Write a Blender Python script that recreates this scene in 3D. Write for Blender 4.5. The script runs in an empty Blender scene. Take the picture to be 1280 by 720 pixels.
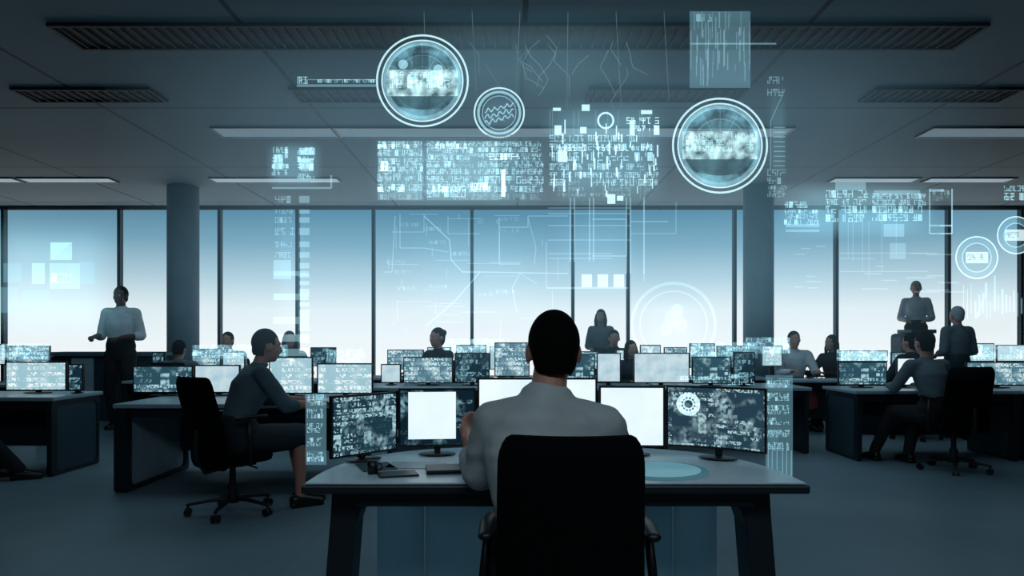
import bpy, math, random
from mathutils import Vector, Matrix, noise
R = math.radians
PI = math.pi
sc = bpy.context.scene
col = sc.collection
F = 900.0
CH = 1.2      # camera height

def at(px, py, Y):
    return Vector(((px-640)/F*Y, Y, CH+(425-py)/F*Y))
def ax(px, Y): return (px-640)/F*Y
def az(py, Y): return CH+(425-py)/F*Y

# ------------------------------------------------------------------ materials
def srgb(h):
    h = h.lstrip('#')
    v = [int(h[i:i+2], 16)/255 for i in (0, 2, 4)]
    return tuple(c/12.92 if c <= .04045 else ((c+.055)/1.055)**2.4 for c in v)

def new_mat(name):
    m = bpy.data.materials.new(name); m.use_nodes = True
    nt = m.node_tree; nt.nodes.clear()
    out = nt.nodes.new('ShaderNodeOutputMaterial')
    return m, nt, out

def pbr(name, c, rough=.5, metal=0, vary=.12, scale=6, bump=0, spec=.5):
    m, nt, out = new_mat(name)
    b = nt.nodes.new('ShaderNodeBsdfPrincipled')
    b.inputs['Roughness'].default_value = rough
    b.inputs['Metallic'].default_value = metal
    b.inputs['Specular IOR Level'].default_value = spec
    c = srgb(c) if isinstance(c, str) else c
    tc = nt.nodes.new('ShaderNodeTexCoord')
    n = nt.nodes.new('ShaderNodeTexNoise'); n.inputs['Scale'].default_value = scale
    n.inputs['Detail'].default_value = 4
    nt.links.new(tc.outputs['Object'], n.inputs['Vector'])
    r = nt.nodes.new('ShaderNodeValToRGB')
    r.color_ramp.elements[0].position = .3; r.color_ramp.elements[1].position = .7
    r.color_ramp.elements[0].color = [x*(1-vary) for x in c]+[1]
    r.color_ramp.elements[1].color = [x*(1+vary) for x in c]+[1]
    nt.links.new(n.outputs['Fac'], r.inputs['Fac'])
    nt.links.new(r.outputs['Color'], b.inputs['Base Color'])
    if bump:
        bp = nt.nodes.new('ShaderNodeBump'); bp.inputs['Strength'].default_value = bump
        n2 = nt.nodes.new('ShaderNodeTexNoise'); n2.inputs['Scale'].default_value = scale*12
        nt.links.new(tc.outputs['Object'], n2.inputs['Vector'])
        nt.links.new(n2.outputs['Fac'], bp.inputs['Height'])
        nt.links.new(bp.outputs['Normal'], b.inputs['Normal'])
    nt.links.new(b.outputs[0], out.inputs[0])
    return m

def glow(name, c, s, clear=1.0, mottled=0):
    """light emitted by a hologram, added to what lies behind it"""
    m, nt, out = new_mat(name)
    e = nt.nodes.new('ShaderNodeEmission'); e.inputs[0].default_value = (*srgb(c), 1); e.inputs[1].default_value = s
    t = nt.nodes.new('ShaderNodeBsdfTransparent'); t.inputs[0].default_value = (clear, clear, clear, 1)
    a = nt.nodes.new('ShaderNodeAddShader')
    if mottled:
        tc = nt.nodes.new('ShaderNodeTexCoord')
        n = nt.nodes.new('ShaderNodeTexNoise'); n.inputs['Scale'].default_value = mottled; n.inputs['Detail'].default_value = 3
        nt.links.new(tc.outputs['Object'], n.inputs['Vector'])
        mr = nt.nodes.new('ShaderNodeMapRange'); mr.inputs[1].default_value = .35; mr.inputs[2].default_value = .68
        mr.inputs[3].default_value = .12*s; mr.inputs[4].default_value = 1.5*s
        nt.links.new(n.outputs['Fac'], mr.inputs[0]); nt.links.new(mr.outputs[0], e.inputs[1])
    nt.links.new(e.outputs[0], a.inputs[0]); nt.links.new(t.outputs[0], a.inputs[1])
    nt.links.new(a.outputs[0], out.inputs[0])
    return m

def fogmat(name, c, s, ed=.4):  # edge-faded emission sheet, imitates glowing haze without a volume
    m, nt, out = new_mat(name); N = nt.nodes.new; L = nt.links.new
    tc = N('ShaderNodeTexCoord'); sp = N('ShaderNodeSeparateXYZ'); L(tc.outputs['Generated'], sp.inputs[0])
    def edge(o_):
        a = N('ShaderNodeMath'); a.operation = 'PINGPONG'; a.inputs[1].default_value = .5; L(o_, a.inputs[0])
        r = N('ShaderNodeMapRange'); r.interpolation_type = 'SMOOTHSTEP'; r.inputs[1].default_value = -.04 if ed < .4 else .01; r.inputs[2].default_value = ed; L(a.outputs[0], r.inputs[0]); return r.outputs[0]
    x, z = edge(sp.outputs['X']), edge(sp.outputs['Z'])
    mu = N('ShaderNodeMath'); mu.operation = 'MULTIPLY'; L(x, mu.inputs[0]); L(z, mu.inputs[1])
    m2 = N('ShaderNodeMath'); m2.operation = 'MULTIPLY'; m2.inputs[1].default_value = s; L(mu.outputs[0], m2.inputs[0])
    e = N('ShaderNodeEmission'); e.inputs[0].default_value = (*srgb(c), 1); L(m2.outputs[0], e.inputs[1])
    t = N('ShaderNodeBsdfTransparent'); a = N('ShaderNodeAddShader'); L(e.outputs[0], a.inputs[0]); L(t.outputs[0], a.inputs[1]); L(a.outputs[0], out.inputs[0])
    return m

def emis(name, c, s, vary=.06, scale=3):
    m, nt, out = new_mat(name)
    e = nt.nodes.new('ShaderNodeEmission'); e.inputs[1].default_value = s
    c = srgb(c)
    tc = nt.nodes.new('ShaderNodeTexCoord')
    n = nt.nodes.new('ShaderNodeTexNoise'); n.inputs['Scale'].default_value = scale; n.inputs['Detail'].default_value = 5
    nt.links.new(tc.outputs['Object'], n.inputs['Vector'])
    r = nt.nodes.new('ShaderNodeValToRGB')
    r.color_ramp.elements[0].position = .35; r.color_ramp.elements[1].position = .6
    r.color_ramp.elements[0].color = [c[0]*(1-vary*1.6), c[1]*(1-vary), c[2]*(1-vary*.7), 1]
    r.color_ramp.elements[1].color = [*c, 1]
    nt.links.new(n.outputs['Fac'], r.inputs['Fac']); nt.links.new(r.outputs[0], e.inputs[0])
    nt.links.new(e.outputs[0], out.inputs[0])
    return m

def data_screen(name, base, hi, s, cell, fill=.5, off=0):
    """a screen full of tiny characters and picture tiles"""
    m, nt, out = new_mat(name)
    N = nt.nodes.new; L = nt.links.new
    tc = N('ShaderNodeTexCoord')
    mp = N('ShaderNodeMapping'); mp.inputs['Location'].default_value = (off*1.37, 0, off*.73)
    L(tc.outputs['Object'], mp.inputs[0])
    def noise_(k, lo, hi_, detail=0):
        n = N('ShaderNodeTexNoise'); n.inputs['Scale'].default_value = 1/(cell*k); n.inputs['Detail'].default_value = detail
        L(mp.outputs[0], n.inputs['Vector'])
        r = N('ShaderNodeMapRange'); r.inputs[1].default_value = lo; r.inputs[2].default_value = hi_
        L(n.outputs['Fac'], r.inputs[0]); return r.outputs[0]
    def cells(kx, kz, lo, hi_):
        d = N('ShaderNodeVectorMath'); d.operation = 'MULTIPLY'; d.inputs[1].default_value = (1/(cell*kx), 0, 1/(cell*kz))
        f = N('ShaderNodeVectorMath'); f.operation = 'FLOOR'
        w = N('ShaderNodeTexWhiteNoise'); w.noise_dimensions = '3D'
        L(mp.outputs[0], d.inputs[0]); L(d.outputs[0], f.inputs[0]); L(f.outputs[0], w.inputs['Vector'])
        r = N('ShaderNodeMapRange'); r.inputs[1].default_value = lo; r.inputs[2].default_value = hi_
        L(w.outputs['Value'], r.inputs[0]); return r.outputs[0]
    def mul(a, b, op='MULTIPLY'):
        x = N('ShaderNodeMath'); x.operation = op; x.use_clamp = True
        L(a, x.inputs[0]); L(b, x.inputs[1]); return x.outputs[0]
    sep = N('ShaderNodeSeparateXYZ'); L(mp.outputs[0], sep.inputs[0])
    dv = N('ShaderNodeMath'); dv.operation = 'DIVIDE'; dv.inputs[1].default_value = cell*2.6; L(sep.outputs['Z'], dv.inputs[0])
    fr = N('ShaderNodeMath'); fr.operation = 'FRACT'; L(dv.outputs[0], fr.inputs[0])
    rw = N('ShaderNodeMapRange'); rw.inputs[1].default_value = .28; rw.inputs[2].default_value = .42; L(fr.outputs[0], rw.inputs[0])
    chars = mul(mul(noise_(.8, .42, .58, 1), cells(.9, 1.3, .3, .55)), mul(rw.outputs[0], cells(4.5, 2.6, .15, .4)))
    block = cells(11, 13, 1-fill-.1, 1-fill+.35)
    tiles = mul(cells(4, 5.2, .84, 1.0), noise_(1.6, .3, .7))
    v = mul(mul(chars, block), tiles, 'ADD')
    v = mul(v, mul(noise_(7, .5, .9), noise_(2, .3, .7)), 'ADD')
    v = mul(v, mul(mul(chars, noise_(12, .4, .6)), block), 'ADD')
    mx = N('ShaderNodeMixRGB'); mx.inputs[1].default_value = (*srgb(base), 1); mx.inputs[2].default_value = (*srgb(hi), 1)
    L(v, mx.inputs[0])
    e = N('ShaderNodeEmission'); e.inputs[1].default_value = s
    L(mx.outputs[0], e.inputs[0]); L(e.outputs[0], out.inputs[0])
    return m

M = {}
M['black'] = pbr('black_plastic', '#0a0d11', .45)
M['chair'] = pbr('black_chair_fabric', '#050608', .95, bump=.15, scale=20, spec=.1)
M['darkmetal'] = pbr('dark_metal', '#1a242b', .4, .6)
M['desk_side'] = pbr('grey_laminate', '#2a3c46', .5)
M['desk_dark'] = pbr('charcoal_laminate', '#141d24', .45)
M['desktop'] = pbr('pale_blue_laminate', '#c3d6de', .33, scale=2)
M['desktop2'] = pbr('grey_blue_desktop', '#93a8b2', .3, scale=2)
M['panel'] = pbr('light_grey_panel', '#a3b8c2', .5)
M['frost'] = pbr('frosted_teal_panel', '#56727e', .6, scale=1.2, vary=.2)
M['column'] = pbr('grey_painted_concrete', '#8299a5', .7, scale=2)
M['ceil_dark'] = pbr('dark_vent_metal', '#0d151a', .7)
M['shirt'] = pbr('pale_grey_cotton', '#a9aeae', .9, bump=.1, scale=8)
M['shirt_white'] = pbr('white_cotton', '#c4ccd2', .9, scale=8)
M['shirt_teal'] = pbr('grey_teal_cotton', '#50626c', .9, scale=8)
M['shirt_grey'] = pbr('mid_grey_cotton', '#5c6972', .9, scale=8)
M['cloth_dark'] = pbr('charcoal_cloth', '#11161b', .9, scale=8)
M['navy'] = pbr('dark_navy_cloth', '#1b2833', .9, scale=8)
M['skin'] = pbr('warm_skin', '#b98270', .55, vary=.08)
M['skin_dark'] = pbr('brown_skin', '#4a332c', .5, vary=.08)
M['hair'] = pbr('black_hair', '#070707', .95, scale=30, spec=.1, bump=.3)
M['hair_brown'] = pbr('dark_brown_hair', '#161515', .9, scale=30, spec=.15, bump=.3)
M['hair_grey'] = pbr('silver_grey_hair', '#9aa7ad', .7, scale=30)
M['shoe'] = pbr('black_leather', '#08090a', .35)
M['red'] = pbr('dull_red_leather', '#7a3338', .6)
M['paper'] = pbr('white_paper', '#c9d6dc', .8)
M['eye'] = pbr('eye_white', '#d8dcdc', .3)
M['lip'] = pbr('lip', '#8a4a45', .5)
M['trim'] = pbr('dark_window_frame', '#2b414e', .5, .3)  # colour lifted to imitate haze over the far mullions
M['bright'] = emis('bright_screen', '#e6f5fa', 1.1, .08, 5)
M['bright2'] = emis('bright_screen_soft', '#cfe6ee', .9, .2, 9)
fm, nt, out = new_mat('frosted_glass_panel')
d = nt.nodes.new('ShaderNodeBsdfDiffuse'); tr_ = nt.nodes.new('ShaderNodeBsdfTranslucent'); mx_ = nt.nodes.new('ShaderNodeMixShader')
nz = nt.nodes.new('ShaderNodeTexNoise'); nz.inputs['Scale'].default_value = 1.5; rp = nt.nodes.new('ShaderNodeValToRGB')
rp.color_ramp.elements[0].color = (*srgb('#a8c8d4'), 1); rp.color_ramp.elements[1].color = (*srgb('#d8ecf2'), 1)
nt.links.new(nz.outputs[0], rp.inputs[0]); nt.links.new(rp.outputs[0], d.inputs[0]); nt.links.new(rp.outputs[0], tr_.inputs[0])
mx_.inputs[0].default_value = .6; nt.links.new(d.outputs[0], mx_.inputs[1]); nt.links.new(tr_.outputs[0], mx_.inputs[2]); nt.links.new(mx_.outputs[0], out.inputs[0])
M['glass'] = fm
M['slat'] = pbr('dark_slat', '#16232a', .7)
S = {}
S['n1'] = data_screen('near_data_screen', '#1f3c4c', '#b4e2ec', .85, .0085, .7, 1)
S['n2'] = data_screen('near_map_screen', '#2a4657', '#bfe6ee', .8, .0075, .62, 5)
S['n3'] = data_screen('near_dark_screen', '#122a38', '#8ec4d2', .7, .009, .22, 9)
S['d1'] = data_screen('data_screen_dim', '#2c5060', '#b4e2ec', .9, .020, .75, 2)
S['d2'] = data_screen('data_screen_mid', '#527c8d', '#d4f2f7', .95, .020, .75, 3)
S['d3'] = data_screen('data_screen_bright', '#9cc4d0', '#f0fdff', 1.0, .020, .8, 4)
S['d4'] = data_screen('data_screen_dark', '#16303d', '#7fb3c2', .8, .026, .25, 6)
S['b1'] = M['bright']; S['b2'] = M['bright2']
G = {}
G['hi'] = glow('hologram_bright', '#c6eff6', .95)
G['mid'] = glow('hologram_text', '#a4dbe8', .66)
G['lo'] = glow('hologram_faint', '#a0d2e2', .32)
G['line'] = glow('hologram_line', '#aedbe8', .2)
G['fog'] = fogmat('hologram_fog', '#7fb4c8', .12)  # faint glow put on flat sheets in place of haze
G['fogb'] = fogmat('painted_block_haze', '#86c2d4', .3, .3)  # painted halo for sheets behind text blocks and tiles
G['wide_haze_paint'] = fogmat('painted_wide_haze', '#7fb2cb', .17, .3)  # emission imitating the bluish haze of the whole hall
G['fog2'] = glow('hologram_fog_mid', '#8cc8dc', .22, .9)
G['globe'] = glow('hologram_globe', '#7fc4d6', .30, .8, 7)
G['band'] = glow('hologram_picture_band', '#c8f2f8', .7, .35, 14)
G['dark'] = glow('hologram_shade', '#2a4a58', .12, .55)
G['white'] = glow('hologram_white', '#d8f4fa', .8, .6)

# ------------------------------------------------------------------ mesh builder
class MB:
    def __init__(s): s.v = []; s.f = []
    def add(s, vs, fs):
        n = len(s.v); s.v += [Vector(v) for v in vs]; s.f += [tuple(i+n for i in f) for f in fs]; return s
    def box(s, x0, x1, y0, y1, z0, z1, m=None):
        vs = [Vector((x, y, z)) for x in (x0, x1) for y in (y0, y1) for z in (z0, z1)]
        if m: vs = [m @ v for v in vs]
        return s.add(vs, [(0, 1, 3, 2), (4, 6, 7, 5), (0, 4, 5, 1), (2, 3, 7, 6), (0, 2, 6, 4), (1, 5, 7, 3)])
    def rbox(s, x0, x1, y0, y1, z0, z1, r, m=None, seg=4):
        """rounded in the XZ plane, extruded along Y"""
        pts = []
        for cx, cz, a0 in ((x1-r, z1-r, 0), (x0+r, z1-r, 90), (x0+r, z0+r, 180), (x1-r, z0+r, 270)):
            for k in range(seg+1):
                a = R(a0+90*k/seg); pts.append((cx+r*math.cos(a), cz+r*math.sin(a)))
        return s.prism(pts, y0, y1, m)
    def prism(s, pts, y0, y1, m=None):
        n = len(pts)
        vs = [Vector((x, y0, z)) for x, z in pts]+[Vector((x, y1, z)) for x, z in pts]
        if m: vs = [m @ v for v in vs]
        fs = [tuple(range(n)), tuple(range(2*n-1, n-1, -1))]
        fs += [(i, n+i, n+(i+1) % n, (i+1) % n) for i in range(n)]
        return s.add(vs, fs)
    def prismz(s, pts, z0, z1):
        n = len(pts)
        vs = [Vector((x, y, z0)) for x, y in pts]+[Vector((x, y, z1)) for x, y in pts]
        fs = [tuple(range(n-1, -1, -1)), tuple(range(n, 2*n))]
        fs += [(i, (i+1) % n, n+(i+1) % n, n+i) for i in range(n)]
        return s.add(vs, fs)
    def quad(s, x0, x1, z0, z1, y=0):
        return s.add([(x0, y, z0), (x1, y, z0), (x1, y, z1), (x0, y, z1)], [(0, 1, 2, 3)])
    def line(s, pts, w, y=0):
        for a, b in zip(pts[:-1], pts[1:]):
            a = Vector(a); b = Vector(b); d = (b-a)
            if d.length < 1e-6: continue
            n = Vector((-d.y, d.x)).normalized()*w/2
            s.add([(a.x+n.x, y, a.y+n.y), (a.x-n.x, y, a.y-n.y), (b.x-n.x, y, b.y-n.y), (b.x+n.x, y, b.y+n.y)], [(0, 1, 2, 3)])
        return s
    def ring(s, cx, cz, r, w, y=0, n=64, a0=0, a1=360, t=0):
        vs = []; fs = []
        for k in range(n+1):
            a = R(a0+(a1-a0)*k/n)
            for rr in (r-w/2, r+w/2): vs.append((cx+rr*math.cos(a), y, cz+rr*math.sin(a)))
        for k in range(n): fs.append((2*k, 2*k+1, 2*k+3, 2*k+2))
        return s.add(vs, fs)
    def disc(s, cx, cz, r, y=0, n=48):
        return s.add([(cx+r*math.cos(2*PI*k/n), y, cz+r*math.sin(2*PI*k/n)) for k in range(n)], [tuple(range(n))])
    def ell(s, c, r, m=None, seg=16, rings=10):
        c = Vector(c); vs = []; fs = []
        for i in range(rings+1):
            ph = PI*i/rings
            for j in range(seg):
                th = 2*PI*j/seg
                p = Vector((r[0]*math.sin(ph)*math.cos(th), r[1]*math.sin(ph)*math.sin(th), r[2]*math.cos(ph)))
                vs.append(c+p if m is None else m @ (c+p))
        for i in range(rings):
            for j in range(seg):
                fs.append((i*seg+j, (i+1)*seg+j, (i+1)*seg+(j+1) % seg, i*seg+(j+1) % seg))
        return s.add(vs, fs)
    def loft(s, pts, ra, rb=None, side=(1, 0, 0), seg=14, cap=True):
        pts = [Vector(p) for p in pts]; rb = rb or ra; side = Vector(side)
        P = []; n = len(pts)
        for i, p in enumerate(pts):
            t = (pts[min(i+1, n-1)]-pts[max(i-1, 0)]).normalized()
            P.append((p, t, ra[i], rb[i]))
        if cap:
            a = P[0]; e = min(a[2], a[3]); st = [(a[0]-a[1]*e*math.sin(R(q)), a[1], a[2]*math.cos(R(q)), a[3]*math.cos(R(q))) for q in (85, 60, 30)]
            b = P[-1]; e = min(b[2], b[3]); en = [(b[0]+b[1]*e*math.sin(R(q)), b[1], b[2]*math.cos(R(q)), b[3]*math.cos(R(q))) for q in (30, 60, 85)]
            P = st+P+en
        vs = []; fs = []
        for p, t, x, y in P:
            A = side-t*side.dot(t)
            if A.length < 1e-4: A = t.orthogonal()
            A.normalize(); B = t.cross(A)
            for k in range(seg):
                a = 2*PI*k/seg; vs.append(p+A*x*math.cos(a)+B*y*math.sin(a))
        for i in range(len(P)-1):
            for k in range(seg):
                fs.append((i*seg+k, i*seg+(k+1) % seg, (i+1)*seg+(k+1) % seg, (i+1)*seg+k))
        fs.append(tuple(range(seg-1, -1, -1))); fs.append(tuple(range((len(P)-1)*seg, len(P)*seg)))
        return s.add(vs, fs)
    def tube(s, pts, r, seg=10): return s.loft(pts, [r]*len(pts), seg=seg, cap=False)
    def cyl(s, x, y, z0, z1, r0, r1=None, seg=20):
        return s.loft([(x, y, z0), (x, y, z1)], [r0, r1 if r1 is not None else r0], seg=seg, cap=False)
    def mesh(s, name, smooth=False):
        me = bpy.data.meshes.new(name); me.from_pydata(s.v, [], s.f); me.update()
        if smooth:
            me.polygons.foreach_set('use_smooth', [True]*len(me.polygons))
        return me
    def build(s, name, mat, parent=None, smooth=False, bevel=0, voxel=0, sm=3, fold=0, cut=None, autos=False):
        me = s.mesh(name, smooth or voxel > 0)
        o = bpy.data.objects.new(name, me); col.objects.link(o)
        if voxel:
            r = o.modifiers.new('r', 'REMESH'); r.mode = 'VOXEL'; r.voxel_size = voxel; r.use_smooth_shade = True
            q = o.modifiers.new('s', 'SMOOTH'); q.factor = .5; q.iterations = sm
            col.objects.unlink(o)
            ts = bpy.data.scenes.new('scratch'); ts.collection.objects.link(o)
            vl = ts.view_layers[0]; vl.update(); dg = vl.depsgraph
            m2 = bpy.data.meshes.new_from_object(o.evaluated_get(dg), depsgraph=dg)
            ts.collection.objects.unlink(o); bpy.data.scenes.remove(ts); col.objects.link(o)
            o.modifiers.clear(); o.data = m2; bpy.data.meshes.remove(me); m2.name = name; me = m2
            if fold:
                nn = [v.normal.copy() for v in me.vertices]
                for v, nv_ in zip(me.vertices, nn):
                    d = noise.noise(v.co*11)*.6+noise.noise(Vector((v.co.x*9, v.co.y*9, v.co.z*26)))*.5
                    v.co += nv_*d*fold
            if cut:
                import bmesh
                bm = bmesh.new(); bm.from_mesh(me)
                bmesh.ops.delete(bm, geom=[v for v in bm.verts if cut(v.co)], context='VERTS')
                bm.to_mesh(me); bm.free()
            me.polygons.foreach_set('use_smooth', [True]*len(me.polygons))
        if mat: me.materials.append(mat)
        if bevel:
            b = o.modifiers.new('bevel', 'BEVEL'); b.width = bevel; b.segments = 2; b.limit_method = 'ANGLE'; b.angle_limit = R(40)
        if autos:
            me.polygons.foreach_set('use_smooth', [True]*len(me.polygons))
            e = o.modifiers.new('split', 'EDGE_SPLIT'); e.split_angle = R(40)
        if parent: o.parent = parent
        return o

def thing(name, label, cat, loc=(0, 0, 0), rz=0, group=None):
    o = bpy.data.objects.new(name, None); col.objects.link(o); o.empty_display_size = .1
    o.location = loc; o.rotation_euler = (0, 0, rz); o['label'] = label; o['category'] = cat
    if group: o['group'] = group
    return o
def tag(o, label, cat, group=None):
    o['label'] = label; o['category'] = cat
    if group: o['group'] = group
    return o
def struct(o): o['kind'] = 'structure'; return o

# ------------------------------------------------------------------ room
CE = 3.65; YW = 13.2; XW = 11.5; YB = -2.5
def floor_mat():
    m, nt, out = new_mat('dark_polished_floor')
    N = nt.nodes.new; L = nt.links.new
    b = N('ShaderNodeBsdfPrincipled'); tc = N('ShaderNodeTexCoord')
    n = N('ShaderNodeTexNoise'); n.inputs['Scale'].default_value = .6; n.inputs['Detail'].default_value = 5
    L(tc.outputs['Object'], n.inputs['Vector'])
    r = N('ShaderNodeValToRGB'); r.color_ramp.elements[0].color = (*srgb('#61757f'), 1); r.color_ramp.elements[1].color = (*srgb('#7b8f99'), 1)
    r.color_ramp.elements[0].position = .3; r.color_ramp.elements[1].position = .7
    L(n.outputs['Fac'], r.inputs[0])
    br = N('ShaderNodeTexBrick'); br.offset = 0; br.inputs['Scale'].default_value = 1; br.inputs['Mortar Size'].default_value = .004
    br.inputs['Brick Width'].default_value = 1.2; br.inputs['Row Height'].default_value = 1.2
    br.inputs['Mortar'].default_value = (.55, .55, .55, 1)
    br.inputs['Color1'].default_value = br.inputs['Color2'].default_value = (1, 1, 1, 1)
    L(tc.outputs['Object'], br.inputs['Vector'])
    mx = N('ShaderNodeMixRGB'); mx.blend_type = 'MULTIPLY'; mx.inputs[0].default_value = .5
    L(r.outputs[0], mx.inputs[1]); L(br.outputs[0], mx.inputs[2])
    L(mx.outputs[0], b.inputs['Base Color']); b.inputs['Roughness'].default_value = .42
    b.inputs['Specular IOR Level'].default_value = .35
    L(b.outputs[0], out.inputs[0]); return m
def ceil_mat():
    m, nt, out = new_mat('grey_ceiling_panels')
    N = nt.nodes.new; L = nt.links.new
    b = N('ShaderNodeBsdfPrincipled'); tc = N('ShaderNodeTexCoord')
    mp = N('ShaderNodeMapping'); mp.inputs['Location'].default_value = (2.1, .2, 0)
    L(tc.outputs['Object'], mp.inputs[0])
    br = N('ShaderNodeTexBrick'); br.offset = 0; br.inputs['Scale'].default_value = 1; br.inputs['Mortar Size'].default_value = .025
    br.inputs['Brick Width'].default_value = 2.2; br.inputs['Row Height'].default_value = 2.6; br.inputs['Mortar Smooth'].default_value = .3
    br.inputs['Mortar'].default_value = (*srgb('#33464f'), 1)
    br.inputs['Color1'].default_value = (*srgb('#68818b'), 1); br.inputs['Color2'].default_value = (*srgb('#627a84'), 1)
    L(mp.outputs[0], br.inputs['Vector'])
    L(br.outputs[0], b.inputs['Base Color']); b.inputs['Roughness'].default_value = .8
    L(b.outputs[0], out.inputs[0]); return m
M['wall'] = pbr('dark_blue_grey_wall', '#2a3942', .8, scale=1)
struct(MB().box(-XW, XW, YB, YW+.1, -.1, 0).build('floor', floor_mat()))
struct(MB().box(-XW, XW, YB, YW+.1, CE, CE+.1).build('ceiling', ceil_mat()))
struct(MB().box(-XW-.1, -XW, YB, YW+.1, 0, CE).build('wall_left', M['wall']))
struct(MB().box(XW, XW+.1, YB, YW+.1, 0, CE).build('wall_right', M['wall']))
struct(MB().box(-XW, XW, YB-.1, YB, 0, CE).build('wall_back', M['wall']))
struct(MB().box(-XW, XW, YW-.04, YW+.08, 0, .25).build('baseboard_window', M['trim']))
struct(MB().box(-XW, XW, YW-.06, YW+.08, CE-.04, CE).build('trim_1', M['trim']))
# window bays
xs = [5, 150, 275, 372, 467, 590, 716, 785, 918, 1045, 1185, 1276]
X = [ax(p, YW) for p in xs]
X = [-XW]+[X[0]]+X[1:]+[XW]
gm, nt, out = new_mat('window_glass')
t = nt.nodes.new('ShaderNodeBsdfTransparent'); t.inputs[0].default_value = (.97, .985, .99, 1)
g = nt.nodes.new('ShaderNodeBsdfGlossy'); g.inputs['Roughness'].default_value = .2
mx = nt.nodes.new('ShaderNodeMixShader'); mx.inputs[0].default_value = .012
nt.links.new(t.outputs[0], mx.inputs[1]); nt.links.new(g.outputs[0], mx.inputs[2]); nt.links.new(mx.outputs[0], out.inputs[0])
for i in range(len(X)-1):
    a, b = X[i], X[i+1]
    w = .028
    fr = MB().box(a-w if i else a, a+w, YW-.05, YW+.06, .25, CE-.04)
    fr.box(a+w, b-w, YW-.02, YW+.04, .25, .3).box(a+w, b-w, YW-.02, YW+.04, CE-.065, CE-.04)
    if i == len(X)-2: fr.box(b-w, b, YW-.05, YW+.06, .25, CE-.04)
    o = struct(fr.build('window_%d' % (i+1), M['trim']))
    MB().box(a+w, b-w, YW, YW+.012, .3, CE-.065).build('pane', gm, o)

def round_column(px, Y, r, label):
    t = thing('column', label, 'column', (ax(px, Y), Y, 0))
    MB().cyl(0, 0, 0, CE-.002, r, seg=48).build('shaft', M['column'], t, smooth=True)
    MB().cyl(0, 0, 0, .12, r+.012, seg=48).build('base_ring', M['darkmetal'], t, autos=True)
round_column(229, 11.5, .24, 'thick round grey column left of centre, between standing man and seated people')
round_column(948, 11.5, .235, 'thick round grey column right of centre, in front of the windows')

# ceiling fittings
def vent(px0, px1, py0, py1, label):
    H = CE-CH
    Y0, Y1 = H*F/(425-py0), H*F/(425-py1)
    x0, x1 = ax(px0, Y0), ax(px1, Y0)
    t = thing('ceiling_vent', label, 'vent', (0, 0, CE), group='dark slatted vents in the ceiling')
    MB().box(x0, x1, Y0, Y1, -.012, -.002).build('backing', M['ceil_dark'], t)
    f = MB().box(x0-.03, x0, Y0-.03, Y1+.03, -.03, -.001).box(x1, x1+.03, Y0-.03, Y1+.03, -.03, -.001)
    f.box(x0, x1, Y0-.03, Y0, -.03, -.001).box(x0, x1, Y1, Y1+.03, -.03, -.001)
    f.build('frame', M['ceil_dark'], t)
    s = MB(); n = int((x1-x0)/.09)
    for k in range(n):
        x = x0+(k+.5)*(x1-x0)/n
        s.box(x-.006, x+.006, Y0+.005, Y1-.005, -.028, -.013)
    s.build('slats', M['slat'], t)
vent(65, 640, 30, 57, 'long dark slatted ceiling vent nearest the camera, left half')
vent(650, 1230, 30, 57, 'long dark slatted ceiling vent nearest the camera, right half')
vent(18, 185, 110, 124, 'short dark ceiling vent at far left')
vent(365, 520, 110, 124, 'short dark ceiling vent behind the largest left hologram globe')
vent(740, 930, 110, 124, 'short dark ceiling vent behind the right hologram globe')
vent(1098, 1275, 110, 124, 'short dark ceiling vent at far right')
M['lamp'] = emis('dim_ceiling_lamp', '#8fa8b6', .42)
M['lamp2'] = emis('ceiling_lamp_far', '#a8bcc8', .75)
def lamp(px0, px1, py0, py1, label, m):
    H = CE-CH
    Y0, Y1 = H*F/(425-py0), H*F/(425-py1)
    x0, x1 = ax(px0, Y0), ax(px1, Y0)
    t = thing('ceiling_light', label, 'ceiling light', (0, 0, CE), group='slim recessed strip lights in the ceiling')
    f = MB().box(x0-.02, x0, Y0-.02, Y1+.02, -.02, -.001).box(x1, x1+.02, Y0-.02, Y1+.02, -.02, -.001)
    f.box(x0, x1, Y0-.02, Y0, -.02, -.001).box(x0, x1, Y1, Y1+.02, -.02, -.001)
    f.build('frame', M['darkmetal'], t)
    MB().box(x0, x1, Y0, Y1, -.012, -.002).build('diffuser', m, t)
lamp(265, 412, 159, 170, 'pale ceiling strip light, left end of the nearer row', M['lamp'])
lamp(418, 700, 159, 170, 'long pale ceiling strip light under the left hologram globe', M['lamp'])
lamp(706, 992, 159, 170, 'long pale ceiling strip light behind the right hologram globe', M['lamp'])
lamp(1168, 1320, 159, 170, 'pale ceiling strip light, right end of the nearer row', M['lamp'])
lamp(-60, 14, 222, 227, 'far ceiling strip light cut by the left frame edge', M['lamp2'])
lamp(22, 135, 222, 227, 'bright far ceiling strip light above the standing man', M['lamp2'])
lamp(262, 420, 222, 227, 'far ceiling strip light right of the left column', M['lamp2'])
lamp(1045, 1150, 222, 227, 'bright far ceiling strip light right of the right column', M['lamp2'])
lamp(1165, 1270, 222, 227, 'bright far ceiling strip light at the right edge', M['lamp2'])

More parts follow.
